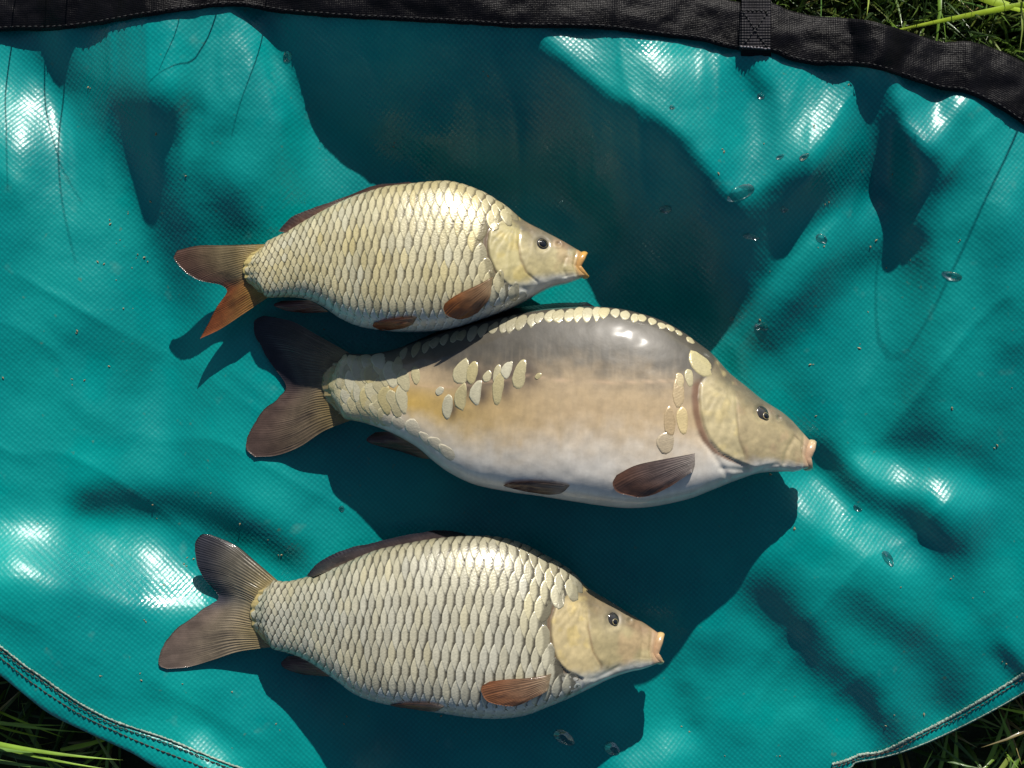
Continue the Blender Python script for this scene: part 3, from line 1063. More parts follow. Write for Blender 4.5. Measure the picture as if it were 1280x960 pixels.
def scale_plate(f, x, ang, hl, hh, colfun, lift_rear=1.9, lift_front=-0.9, dome=0.5, point=0.35, tilt=0.0, wob=0.0, drop=2.2, xmax=None, bend=0.0):
    """hl, hh: half length along the fish, half height across, layout units"""
    p, q = DT[:, 0].copy(), DT[:, 1].copy()
    # rounded hexagon: pinch top and bottom to a point
    if wob:
        an_ = np.arctan2(q, p); sd = x * 0.37
        wv = 1 + wob * (np.sin(2 * an_ + sd) * 0.6 + np.sin(3 * an_ + sd * 1.7) * 0.6 + np.sin(5 * an_ + sd * 2.3) * 0.3)
        p, q = p * wv, q * wv
    pin = 1 - point * np.abs(q) ** 2.2
    px = x + p * pin * hl + q * tilt * hl + bend * hl * (q * q - 0.3)
    if xmax is not None:
        px = np.minimum(px, xmax)
    i = int(np.clip((x - f.X[0]) / (f.X[1] - f.X[0]), 0, f.nx - 1))
    half = f.arc.shape[1]
    s0 = np.interp(ang, f.th[:half], f.arc[i])
    an = np.interp(s0 + q * hh, f.arc[i], f.th[:half])
    over = s0 + q * hh
    an = np.where(over < 0, over / 1.0 * (f.th[1] / max(f.arc[i][1], 1e-6)), an)
    P, Nn = f.surf(px, an)
    lift = lift_front + (lift_rear - lift_front) * (0.5 - 0.5 * p)
    lift = lift + dome * (1 - rad_t ** 2)
    lift = np.where(rad_t > 1.0, np.minimum(lift - drop, -0.6), lift)
    V = P + Nn * (lift * S)[:, None]
    return V, colfun(p, q, rad_t)

def add_scales(f, plates, mat, limit=300):
    """plates: list of (size, V, col)"""
    order = sorted(range(len(plates)), key=lambda i: -plates[i][0])
    for i in order[:limit]:
        _, V, c = plates[i]
        cen = V.mean(0)
        o = mesh_obj("scale", V - cen, DFS, mat, f.root, cols=np.clip(np.repeat(c[0][None], len(V), 0), 0, 1), uv=DT, edge=np.repeat(c[1][None], len(V), 0))
        o.location = cen
    rest = order[limit:]
    if rest:
        vs = np.vstack([plates[i][1] for i in rest]); cs = np.vstack([np.repeat(plates[i][2][0][None], len(DT), 0) for i in rest]); es = np.vstack([np.repeat(plates[i][2][1][None], len(DT), 0) for i in rest])
        n = len(DT)
        fs = [tuple(a + k * n for a in q) for k in range(len(rest)) for q in DFS]
        o = mesh_obj("small_scales", vs, fs, mat, f.root, cols=np.clip(cs, 0, 1), uv=np.tile(DT, (len(rest), 1)), edge=es)
        o["kind"] = "stuff"

# ---- fins: Coons patch between base, edge and the two outer rays, with raised rays
def fin(f, name, base, edge, ray0, ray1, zfun, nrays, colfun, ruff=1.0, own=True, lay=0.9, thick=1.3, ragged=1.2, seed=1):
    ns, nr = nrays * 7 + 1, 44
    s = np.linspace(0, 1, ns); r = np.linspace(0, 1, nr)
    c0 = catmull(base, ns); c1 = catmull(edge, ns)
    d0 = catmull([c0[0]] + list(ray0) + [c1[0]], nr); d1 = catmull([c0[-1]] + list(ray1) + [c1[-1]], nr)
    Sg, Rg = np.meshgrid(s, r, indexing='ij')
    sg, rg = Sg[..., None], Rg[..., None]
    P = ((1 - rg) * c0[:, None] + rg * c1[:, None] + (1 - sg) * d0[None] + sg * d1[None]
         - ((1 - sg) * (1 - rg) * c0[0] + sg * (1 - rg) * c0[-1] + (1 - sg) * rg * c1[0] + sg * rg * c1[-1]))
    ph = (Sg * nrays + 0.42 * noise2(Sg * nrays * 0.55, Rg * 1.2, seed + 9, 2)) * 2 * np.pi
    br = smooth(0.35, 0.65, Rg)
    rayp = np.cos(ph) * (1 - br) + np.cos(2 * ph + 1.0) * br      # rays fork towards the edge
    rayp = rayp * (0.55 + 0.45 * noise2(Sg * nrays * 0.8, Rg * 2, seed + 5, 2))
    # ragged outer edge: rays end a little proud of the web
    ext = (rayp * 0.25 + noise2(Sg * nrays * 0.5, Sg * 0 + 2, seed, 3)) * ragged * 1.3 * Rg ** 8
    dirv = np.gradient(P, axis=1); dirv /= np.linalg.norm(dirv, axis=2)[..., None] + 1e-9
    P = P + dirv * ext[..., None]
    Z = zfun(Sg, Rg, P) + rayp * 0.32 * ruff * smooth(0, 0.15, Rg) + noise2(Sg * 5, Rg * 3, seed + 3, 2) * 1.4 * ruff * Rg
    if own:      # no fin sinks into the cloth
        flo = zmat(P[..., 0], P[..., 1]) + 3.0 - f.zadd(P[..., 0])
        Z = np.where(Z - flo > 8, Z, flo + 8 * np.exp(np.minimum(Z - flo - 8, 0) / 8))
    edge_t = np.minimum(np.minimum(Sg, 1 - Sg) * 12, 1) * (1 - 0.75 * Rg)
    t = thick * (0.35 + 0.65 * edge_t)
    top = np.concatenate([P, (Z + t / 2)[..., None]], 2); botv = np.concatenate([P, (Z - t / 2)[..., None]], 2)
    col = colfun(Sg, Rg, rayp).reshape(-1, 3)
    fs = grid_faces(ns, nr).tolist(); o = ns * nr
    fs += [q[::-1] for q in grid_faces(ns, nr, off=o).tolist()]
    ringi = [i * nr for i in range(ns)] + [(ns - 1) * nr + j for j in range(1, nr)] + [i * nr + nr - 1 for i in range(ns - 2, -1, -1)] + [j for j in range(nr - 2, 0, -1)]
    for k in range(len(ringi)):
        a, b_ = ringi[k], ringi[(k + 1) % len(ringi)]
        fs.append((b_, a, o + a, o + b_))
    V = np.vstack([top.reshape(-1, 3), botv.reshape(-1, 3)])
    return mesh_obj(name, f.toW(V, own), fs, M_FIN, f.root, cols=np.vstack([col, col]))

def fin_col(cb, cm, ct, dark, stripe=0.35, s_dark=None):
    cb, cm, ct, dark = map(srgb, (cb, cm, ct, dark))
    def fn(Sg, Rg, ray):
        c = mix(cb + 0 * Sg[..., None], cm, smooth(0.0, 0.45, Rg))
        c = mix(c, ct, smooth(0.4, 0.95, Rg))
        web = (0.5 - 0.5 * ray) * stripe * 0.75 * smooth(0.02, 0.2, Rg)
        c = mix(c, dark, web)
        if s_dark is not None:
            lo, hi, amt = s_dark
            c = mix(c, dark, smooth(lo, hi, Sg) * amt * smooth(0.2, 0.8, Rg))
        c = mix(c, dark, smooth(0.1, 0.6, noise2(Sg * 9, Rg * 2.2, 77, 3)) * 0.40)
        return c
    return fn

def common_skin(hd):
    """skin of the fully scaled fish; hd: colours"""
    back, flank, belly, head, headtop, cheek, gillc, gold = [srgb(hd[k]) for k in ('back', 'flank', 'belly', 'head', 'headtop', 'cheek', 'gill', 'gold')]
    def fn(A):
        fx, fy, v, dg, dp, de = A['fx'], A['fy'], A['v'], A['dg'], A['dp'], A['de']
        c = mix(back + 0 * fx[..., None], flank, smooth(0.02, 0.30, v))
        c = mix(c, belly, smooth(0.72, 0.90, v) * smooth(fx.min() + 60, fx.min() + 130, fx))
        xt = fx.min()
        c = mix(c, gold * 0.9, 0.75 * (1 - smooth(xt + 10, xt + 34, fx)))
        gy0, gy1 = A['gy']
        nz = noise2(fx / 14, fy / 11, 51, 3)
        inhead = smooth(-2, 3, dg)
        h = mix(headtop + 0 * fx[..., None], head, smooth(0.10, 0.34, v + 0.06 * nz))
        # gill plate: warmer and paler, with yellow patches
        plate = inhead * (1 - smooth(-2, 3, dp))
        h = mix(h, cheek, plate * smooth(0.08, 0.22, v) * 0.8)
        h = mix(h, gold, plate * smooth(0.05, 0.45, noise2(fx / 13 + 4, fy / 13, 57, 3)) * 0.55)
        h = mix(h, belly, smooth(0.70, 0.92, v + 0.05 * nz))
        h = mix(h, headtop, 0.4 * smooth(0.25, 0.6, noise2(fx / 5, fy / 5, 58, 2)) * (1 - smooth(0.1, 0.6, v)))
        c = mix(c, h, inhead)
        win = smooth(gy0 - 4, gy0 + 8, fy) * (1 - smooth(gy1 - 10, gy1 + 4, fy))
        c = mix(c, gillc, np.exp(-((dg + 2.2) / 3.2) ** 2) * win * 0.8)
        c = mix(c, gillc, 0.6 * np.exp(-(dp / 1.5) ** 2) * smooth(0.25, 0.4, v) * (1 - smooth(0.72, 0.85, v)))
        c = mix(c, srgb('#8f8878'), 0.45 * np.exp(-(de / 15) ** 2))
        c = mix(c, srgb('#b08a6a'), 0.30 * inhead * smooth(0, 25, dp) * smooth(0.0, 0.5, noise2(fx / 20, fy / 20, 59, 2)))
        c = c * (1 + (0.12 * noise2(fx / 3.5, fy / 3.5, 60, 2) + 0.16 * noise2(fx / 11, fy / 9, 70, 3)) * inhead)[..., None]
        return c
    return fn

def common_scales(f, spec):
    """rows of overlapping scales over the whole flank"""
    r = np.random.default_rng(spec['seed'])
    NR = spec['rows']
    pale, gold, edge, bell, belledge, backc = [srgb(spec['sc'][k]) for k in ('pale', 'gold', 'edge', 'belly', 'belly_edge', 'back')]
    plates = []
    half = f.arc.shape[1]
    f0, f1 = 0.012, spec.get('f1', 0.93)
    xs0 = f.X[0] + 9
    xend = spec['x_end']
    # column spacing grows from the tail root to the shoulder
    xs = [xs0]
    while xs[-1] < xend:
        t = (xs[-1] - xs0) / (xend - xs0)
        xs.append(xs[-1] + np.interp(t, [0, 0.12, 0.5, 0.85, 1], spec['pitch']))
    xs = np.array(xs)
    for j in range(NR):
        fr = f0 + (f1 - f0) * (j + 0.15) / (NR - 0.7)
        for ci in range(len(xs) - 1):
            pit = xs[ci + 1] - xs[ci]
            x = xs[ci] + (0.5 * pit if j % 2 else 0.0)
            # rows sweep: columns lean with the flank
            x = x + spec.get('lean', 0.0) * (fr - 0.5)
            i = int(np.clip(round((x - f.X[0]) / (f.X[1] - f.X[0])), 0, f.nx - 1))
            tot = f.arc[i][-1]
            s = fr * tot + r.normal(0, 0.3)
            ang = float(np.interp(s, f.arc[i], f.th[:half]))
            y = float(np.interp(ang, f.th, f.F[i, :, 1]))
            if x + pit * 0.38 > float(f.xg(y)) - 1.0 or x < f.X[0] + 7 + 5 * abs(fr - 0.5) * 2 + r.uniform(-1.5, 1.5):
                continue
            rowp = tot * (f1 - f0) / (NR - 0.7)
            hl = pit * 0.86 * r.uniform(0.90, 1.08); hh = rowp * 1.02 * r.uniform(0.92, 1.06)
            tb = float(smooth(0.68, 0.84, fr) * smooth(f.X[0] + 50, f.X[0] + 130, x))
            tbk = float(1 - smooth(0.03, 0.22, fr))
            gl = np.clip(0.32 + 0.10 * r.normal() + spec.get('goldness', 0.0) + 0.5 * float(noise2(x / 45, fr * 5, spec['seed'], 3)), 0, 1)
            tone = r.uniform(0.88, 1.10)
            nearg = float(smooth(0.5, 1.5, (float(f.xg(y)) - x) / pit))
            def cf(p, q, rr, gl=gl, tone=tone, tb=tb, tbk=tbk, nearg=nearg):
                cen = pale * (1 - gl) + gold * gl
                cen = cen * (1 - 0.55 * tbk) + backc * 0.55 * tbk
                cen = cen * (1 - tb) + bell * tb
                ed = edge * (1 - tb) + belledge * tb
                ed = ed * (0.45 + 0.55 * nearg) + cen * (0.55 - 0.55 * nearg)
                return cen * tone, ed
            tl = -0.10 + 0.08 * float(noise2(x / 30, fr * 6, 71, 2)) + r.normal(0, 0.03)
            ng = float(smooth(2, 30, float(f.xg(y)) - x))
            V, c = scale_plate(f, x, ang, hl, hh, cf, lift_rear=(0.62 - 0.32 * tb) * (0.45 + 0.55 * ng), lift_front=-0.28 + 0.6 * (1 - ng), dome=0.10, point=0.48, tilt=tl, drop=1.1, xmax=float(f.xg(y)) - 1.5)
            plates.append((hl * hh * math.sin(max(0.15, ang)), V, c))
    add_scales(f, plates, M_SCALE)
    return plates

# ======== the small common carp
sp1 = dict(
    dorsal=[(313, 309), (327, 304.5), (340, 299), (356, 291), (387, 273.5), (416, 258), (440, 247), (462, 240), (483, 234), (517, 230), (536, 228), (559, 227), (575, 230), (588, 234), (607, 242), (620, 250), (634, 259), (648, 271), (660, 279), (678, 288), (701, 300), (709, 304.5)],
    ventral=[(313, 366), (334, 371.5), (350, 371.5), (368, 371.5), (387, 375), (404, 383), (416, 391), (428, 399), (451, 408.5), (480, 413), (506, 414.7), (540, 414), (570, 409.5), (597, 401), (620, 393), (643, 383.5), (666, 371), (689, 359.5), (709, 354.5)],
    x_tail=313, x_corner=709, zc=68, floor=0, under=1.0, zcurve=[(300, 32), (350, 38), (430, 52), (500, 66), (620, 69), (709, 60)],
    width=[(300, 8), (313, 12), (340, 20), (390, 38), (450, 56), (520, 64), (580, 62), (620, 56), (660, 42), (690, 29), (709, 22)],
    gill=[(652, 262), (640, 271), (624, 276), (616, 282), (611, 291), (609, 306), (611, 322), (618, 338), (628, 351), (640, 360), (660, 371)],
    gill_y=(280, 356), preop=[(650, 284), (648, 306), (651, 325), (658, 341), (672, 352)],
    eye=(678, 303.5, 9.0), nostril=(699, 302), pupil=(0.02, 0.0), pupil_r=0.55, iris_r=0.59,
    creases=[([(618, 281), (640, 283), (662, 288)], 1.2, 3), ([(640, 360), (668, 360), (700, 352)], 1.0, 3), ([(708, 320), (704, 333), (708, 343)], 1.2, 2.4)],
    bumps=[(664, 330, 16, 1.5)],
    mouth=dict(up=(730, 317), low=(731.5, 346), corner=(722, 334), w=11, r=3.8, lip=srgb("#b58b52"), tip=srgb("#cda04e"), inside=srgb("#8a4a20")),
    skin=common_skin(dict(back="#6d6650", flank="#6f6a58", belly="#cdcdc6", head="#a89c72", headtop="#6a624e", cheek="#b3a878", gill="#5d4428", gold="#c2ae68")),
    seed=101, rows=13, x_end=660, pitch=[7.4, 8.0, 10.0, 11.8, 11.5], f1=0.95, lean=6.0, goldness=0.12,
    sc=dict(pale="#bdb9a2", gold="#c2b37c", edge="#5c543e", belly="#c3c6c0", belly_edge="#a2a8a4", back="#857c5e"))
f1 = build_fish("common_carp", "smallest carp, fully scaled pale gold with an orange lower tail lobe", sp1)
common_scales(f1, sp1)

def q01(a, b):
    return lambda S_, R_, P: a + (b - a) * R_

def tail1_z(S_, R_, P):
    z = 32 - 6 * R_ - 4 * R_ ** 2
    return z + smooth(0.5, 1.0, S_) * R_ * -16 - (1 - smooth(0.0, 0.45, S_)) * R_ * 4
fin(f1, "tail_fin", [(334, 305), (320, 322), (318, 340), (322, 356), (338, 370)],
    [(222, 313), (218, 323), (226, 335), (243, 348), (262, 353), (279, 358), (283, 366), (272, 382), (262, 402), (251, 423)],
    [(280, 306.5), (248, 307)], [(306, 391), (276, 411)], tail1_z, 30,
    lambda S_, R_, ray: mix(fin_col("#b39c60", "#8f8060", "#705448", "#453a32", 0.45, None)(S_, R_, ray),
                            fin_col("#b8964e", "#b08048", "#b0653a", "#7a4428", 0.4)(S_, R_, ray), smooth(0.48, 0.62, S_)), seed=3)
fin(f1, "dorsal_fin", [(524, 232), (480, 238), (440, 250), (404, 268), (362, 292)],
    [(512, 227.5), (470, 232), (432, 246), (392, 260), (366, 270), (348, 289)], [], [],
    lambda S_, R_, P: 52 - 10 * R_, 20, fin_col("#7a6448", "#6b4c3c", "#4c3a36", "#2e2624", 0.45), seed=4)
fin(f1, "anal_fin", [(411, 390), (404, 385), (396, 380), (386, 375)],
    [(380, 391.5), (356, 388), (343, 381.5), (352, 376)], [], [],
    lambda S_, R_, P: 44 - 20 * R_, 7, fin_col("#a8785a", "#7e4438", "#6c3830", "#3a2420", 0.4), seed=5)
def side_fin(f, name, base, edge, ray0, ray1, nrays, col, seed, lift0=3.0, lift1=5.0, base_push=-4.0):
    """a fin lying back along the flank: heights follow the body surface"""
    def zf(S_, R_, P):
        out = np.zeros_like(S_)
        for a in range(P.shape[0]):
            for b_ in range(P.shape[1]):
                x, y = P[a, b_]
                i = int(np.clip(round((x - f.X[0]) / (f.X[1] - f.X[0])), 0, f.nx - 1))
                half = f.nth // 2 + 1
                yy = f.F[i, :half, 1]; zz = f.F[i, :half, 2]
                ymax = yy[-1]
                if y <= ymax:
                    out[a, b_] = np.interp(y, yy, zz)
                else:
                    out[a, b_] = zz[-1]
        # keep the blade stiff: blend with its own mean plane
        for a in range(out.shape[0]):
            c = np.polyfit(R_[a], out[a], 2)
            out[a] = np.maximum(np.polyval(c, R_[a]), out[a])
        return out + np.where(R_ < 0.12, base_push + (lift0 - base_push) * R_ / 0.12, lift0 + (lift1 - lift0) * R_)
    ft = lambda pts: [tuple(f.feat(np.array(p, float), 22)) for p in pts]
    return fin(f, name, ft(base), ft(edge), ft(ray0), ft(ray1), zf, nrays, col, 0.9, False, seed=seed)

side_fin(f1, "pectoral_fin", [(621, 346), (619, 352), (617, 359), (615, 366)],
         [(558, 382), (556, 389), (561, 397), (572, 400.5), (584, 399.5), (598, 392.5)],
         [(600, 358), (573, 371)], [(611, 377)], 11, fin_col("#bca684", "#a07c5a", "#b87238", "#6a4a34", 0.4), 6)
side_fin(f1, "pelvic_fin", [(528, 398), (524, 402), (520, 406)], [(470, 404.5), (468, 409), (476, 412.5), (488, 413)],
         [(500, 399)], [(506, 411)], 7, fin_col("#a99a84", "#a8714a", "#a85426", "#6a3820", 0.3), 7, 2.0, 3.0)

# ======== the mirror carp
def mirror_skin(A):
    fx, fy, v, dg, dp, de = A['fx'], A['fy'], A['v'], A['dg'], A['dp'], A['de']
    back, tan_, yel, belly = srgb("#49443a"), srgb("#b09a78"), srgb("#b59542"), srgb("#d2cdc4")
    head, headtop, cheek = srgb("#a0916e"), srgb("#665d4b"), srgb("#b3a680")
    n1 = noise2(fx / 30, fy / 9, 61, 3); n2 = noise2(fx / 3.2, fy / 26, 62, 2); n3 = noise2(fx / 12, fy / 12, 63, 3)
    c0 = mix(back + 0 * fx[..., None], srgb("#746a5a"), smooth(-0.1, 0.5, n2) * 0.35 * smooth(0.1, 0.3, v))
    # upper flank dark, ending along the lateral line
    vl = 0.39 + 0.03 * n1 - 0.16 * (1 - smooth(480, 600, fx))
    body = mix(c0, tan_, smooth(vl - 0.20, vl + 0.12, v + 0.05 * n3))
    body = mix(body, yel, (1 - smooth(500, 600, fx)) * smooth(0.40, 0.6, v) * 0.75)
    body = mix(body, srgb("#9a8a70"), smooth(0.0, 0.5, n2) * 0.14 * smooth(vl, vl + .1, v))
    body = mix(body, srgb("#a98f70"), smooth(0.1, 0.6, n1) * 0.2 * smooth(vl, vl + .1, v))
    body = mix(body, srgb("#b09146"), (1 - smooth(530, 720, fx)) * smooth(0.34, 0.52, v) * (1 - smooth(0.66, 0.90, v)) * 0.62)
    body = mix(body, belly, smooth(0.56, 0.94, v + 0.05 * n3 + 0.06 * smooth(640, 760, fx)))
    body = mix(body, srgb("#9a8752"), 0.8 * (1 - smooth(418, 500, fx)) * smooth(0.15, 0.4, v))
    body = mix(body, srgb("#93825a"), 1 - smooth(404, 424, fx))
    for (qx, qy, rw, rh) in [(584, 480, 9, 17), (597, 470, 8, 12), (602, 494, 9, 14), (612, 472, 8, 10), (632, 482, 9, 18), (640, 466, 8, 9), (660, 470, 11, 17), (565, 512, 7, 12)]:
        pq = A['feat'](np.array((qx, qy), float), 66)
        body = mix(body, srgb("#463a32"), 0.85 * np.exp(-((fx - pq[0]) / rw) ** 2 - ((fy - pq[1]) / rh) ** 2))
    fine = noise2(fx / 2.2, fy / 2.2, 67, 2)
    body = body * (1 + 0.05 * fine + 0.04 * noise2(fx / 2.0, fy / 14, 68, 2))[..., None]
    inhead = smooth(-3, 3, dg)
    h = mix(headtop + 0 * fx[..., None], head, smooth(0.08, 0.36, v + 0.05 * n3))
    plate = inhead * (1 - smooth(-2, 3, dp))
    h = mix(h, cheek, plate * smooth(0.1, 0.28, v) * 0.8)
    h = mix(h, srgb("#c2b07a"), plate * smooth(0.1, 0.5, noise2(fx / 12 + 2, fy / 12, 64, 3)) * 0.45)
    h = mix(h, srgb("#a8896c"), (1 - plate) * smooth(0.1, 0.5, noise2(fx / 16, fy / 16, 66, 3)) * 0.3)
    h = mix(h, belly, smooth(0.74, 0.93, v + 0.04 * n3))
    h = h * (1 + 0.12 * noise2(fx / 3.5, fy / 3.5, 69, 2) + 0.16 * noise2(fx / 12, fy / 10, 72, 3))[..., None]
    c = mix(body, h, inhead)
    gy0, gy1 = A['gy']
    win = smooth(gy0 - 4, gy0 + 10, fy) * (1 - smooth(gy1 - 12, gy1 + 8, fy))
    c = mix(c, srgb("#6b4a34"), smooth(-12, -7, dg) * (1 - smooth(-3, 1.0, dg)) * win * 0.85)
    c = mix(c, srgb("#6a5c44"), 0.6 * np.exp(-(dp / 1.6) ** 2) * smooth(0.25, 0.4, v) * (1 - smooth(0.7, 0.85, v)))
    # lateral line
    lat = A['feat'](np.array([[520, 482.], [560, 484], [660, 470], [720, 478], [770, 478], [850, 476]]))
    yl = np.interp(fx, lat[:, 0], lat[:, 1])
    c = mix(c, srgb("#bfa283"), 0.5 * np.exp(-((fy - yl) / 1.3) ** 2) * smooth(515, 540, fx) * (1 - smooth(820, 850, fx)))
    return c

sp2 = dict(
    dorsal=[(412, 444), (428, 441.6), (460, 442.5), (485, 438.6), (509, 431.5), (534, 423), (564, 413), (610, 401), (655, 391), (687, 386), (734, 383.5), (771, 385.6), (802, 392.5), (827, 401), (852, 414.5), (871, 428), (887, 440), (899, 453), (912, 467), (931, 482), (952, 499), (977, 515), (990, 526)],
    ventral=[(412, 519), (421, 522), (436, 525), (454, 528), (479, 536), (503, 547), (525, 560.5), (543, 576), (564, 591), (595, 605), (640, 614), (671, 618), (718, 625.5), (765, 632), (796, 633), (827, 629), (859, 621.5), (884, 612), (915, 600), (946, 590.5), (977, 589), (990, 589.5)],
    x_tail=412, x_corner=990, zc=74, floor=0, zcurve=[(400, 36), (450, 42), (540, 54), (640, 70), (860, 74), (930, 62), (990, 47)],
    width=[(400, 9), (412, 14), (440, 24), (500, 40), (580, 56), (680, 76), (780, 80), (860, 72), (910, 58), (950, 44), (990, 26)],
    gill=[(899, 449), (890, 466), (880, 474), (875, 482), (873, 496), (874, 515), (878, 533), (886, 551), (899, 565), (918, 575), (940, 584)],
    gill_y=(474, 582), preop=[(922, 494), (922, 526), (924, 551), (931, 570)], dz=54,
    eye=(957, 517, 10.5), nostril=(980, 523), pupil=(0.28, -0.40), pupil_r=0.36, iris_r=0.42,
    creases=[([(880, 476), (900, 490), (924, 496), (945, 500)], 1.0, 3), ([(873, 545), (895, 575), (910, 597)], 1.6, 3.5), ([(900, 585), (940, 588), (975, 582)], 1.0, 3), ([(1000, 548), (988, 566), (985, 580)], 1.6, 3)],
    bumps=[(935, 550, 22, 2.0), (930, 505, 12, 1)],
    mouth=dict(up=(1014, 553), low=(1009, 585), corner=(1006, 572), w=14, r=4.9, lip=srgb("#b29276"), tip=srgb("#c0a880"), inside=srgb("#8a4d3a")),
    skin=mirror_skin)
f2 = build_fish("mirror_carp", "large mirror carp with dark back and scattered big scales between the two scaled carp", sp2)

def mirror_scales(f):
    r = np.random.default_rng(5)
    plates = []
    gold, pale, edge = srgb("#b5a878"), srgb("#bfbaa2"), srgb("#7c7054")
    def cf_factory(base, ed, tone):
        def cf(p, q, rr):
            return base * tone, ed
        return cf
    def put(cx, cy, w, h, base=None, ed=edge, lr=2.0, lf=0.2, dome=1.0, tilt=0.0, pt=0.25, dz=60, bend=0.0):
        p = f.feat(np.array((cx, cy), float), dz)
        x, y = float(p[0]), float(p[1])
        ang = f.ang_at(x, y)
        g = r.uniform(0, 1)
        b_ = (gold * g + pale * (1 - g)) * 0.88 if base is None else base
        # apparent height -> length along the section
        i = int(np.clip(round((x - f.X[0]) / (f.X[1] - f.X[0])), 0, f.nx - 1))
        half = f.arc.shape[1]
        ya = np.interp(ang, f.th, f.F[i, :, 1])
        sA = np.interp(ang, f.th[:half], f.arc[i])
        yv = f.F[i, :half, 1]
        s1 = np.interp(min(ya + h / 2, yv[-1] - 0.3), yv, f.arc[i]); s0 = np.interp(max(ya - h / 2, yv[0] + 0.3), yv, f.arc[i])
        V, c = scale_plate(f, x, ang, w / 2, max(2, (s1 - s0) / 2), cf_factory(b_, ed, r.uniform(0.92, 1.08)), lr * 0.36, -0.25, dome * 0.35, pt, tilt, 0.12, 0.9, None, bend)
        plates.append((w * h, V, c))
    cx0, cy0, sc = 290, 370, 3.282
    tailg = [(445, 262, 44, 38), (490, 268, 34, 44), (455, 302, 36, 40), (522, 298, 52, 88), (557, 266, 42, 62), (606, 264, 52, 64), (452, 350, 38, 66), (492, 355, 44, 78),
             (526, 392, 46, 86), (580, 322, 58, 84), (582, 382, 52, 88), (476, 412, 48, 66), (556, 428, 44, 84), (432, 420, 46, 66), (662, 318, 60, 92), (638, 425, 54, 94),
             (712, 345, 46, 76), (706, 418, 44, 98), (760, 325, 34, 58), (432, 465, 44, 42), (478, 462, 46, 40), (418, 370, 36, 60), (428, 300, 34, 50), (600, 470, 50, 50)]
    # overlapping cover of the tail root
    for col_ in range(8):
        for row_ in range(6):
            gx_ = 500 - col_ * 11.5 + (5.5 if row_ % 2 else 0) + r.normal(0, 1.0)
            gy_ = 452 + row_ * 13.0 + r.normal(0, 1.2) + 0.10 * (gx_ - 430)
            if gx_ > 478 and r.random() < 0.45 or gx_ < 420:
                continue
            put(gx_, gy_, 17, 25, (gold * 0.62 + pale * 0.38) * r.uniform(0.72, 0.95), srgb("#5f5338"), 1.6, -0.1, 0.6, tilt=0.1, dz=12, pt=0.4)
    for (a, b_, w, h) in tailg:
        put(cx0 + a / sc, cy0 + b_ / sc, w / sc * 1.35, h / sc * 1.25, None, edge, 2.0, -0.1, 0.8, tilt=0.15, dz=15)
    side = [(942, 312, 66, 104), (940, 416, 50, 110), (986, 314, 50, 86), (1003, 397, 46, 104), (1048, 330, 38, 44), (1088, 318, 34, 70), (1094, 378, 50, 120), (1130, 302, 44, 70), (1184, 322, 54, 122), (884, 456, 44, 102), (850, 390, 34, 36), (1258, 328, 28, 24)]
    for (a, b_, w, h) in side:
        put(cx0 + a / sc, cy0 + b_ / sc, w / sc * 1.08, h / sc * 1.06, None, srgb("#5c5240"), 2.2, 0.6, 1.0, tilt=-0.30, dz=66, bend=r.uniform(0.05, 0.30), pt=0.18)
    vent = [(640, 508, 70, 50), (690, 520, 70, 56), (752, 542, 88, 70), (800, 582, 60, 50), (846, 606, 76, 60), (892, 640, 84, 60)]
    for (a, b_, w, h) in vent:
        put(cx0 + a / sc, cy0 + b_ / sc, w / sc, h / sc, srgb("#c2b9a2"), srgb("#b8af98"), 1.0, -0.3, 0.8, pt=0.1, dz=20)
    cx1, cy1, s1 = 640, 370, 3.2
    sh = [(770, 274, 112, 92, "#b3a980"), (713, 326, 38, 76, None), (674, 336, 40, 58, "#b5a682"), (667, 388, 54, 116, "#ad9a78"), (680, 496, 54, 104, "#c4b184"), (628, 502, 54, 112, "#ad9876"), (612, 585, 80, 84, "#b3a48a")]
    for (a, b_, w, h, c) in sh:
        put(cx1 + a / s1, cy1 + b_ / s1, w / s1, h / s1, None if c is None else srgb(c), srgb("#85704e") if b_ < 550 else srgb("#a89a82"), 2.2, 0.3, 1.0, pt=0.08, dz=62)
    # the row along the back
    n = 31
    for i in range(n):
        t = i / (n - 1)
        x = 506 + 356 * t ** 0.97 + r.normal(0, 1.2)
        off = np.interp(x, [500, 560, 640, 700, 760, 810, 862], [8, 9, 10, 9, 6, 5, 3.5]) + r.normal(0, 0.8)
        big = np.interp(x, [500, 600, 700, 770, 862], [12.5, 14.5, 16, 14.5, 12]) * r.uniform(0.85, 1.15)
        y = float(f.D(CX + (x - CX))) + off
        put(x, y, big, np.interp(x, [500, 640, 720, 800, 862], [13, 17, 17, 10, 7]) * r.uniform(0.8, 1.2), mix(pale[None], gold, [r.uniform(0.2, 0.7)])[0] * np.interp(x, [500, 660, 720], [0.55, 0.65, 1.0]), srgb("#4c4436"), 2.6, 0.0, 0.8, tilt=-0.35, pt=0.45, dz=25)  # colour darkened towards the tail: painted shadow of the smallest carp
    add_scales(f, plates, M_MSCALE)
mirror_scales(f2)

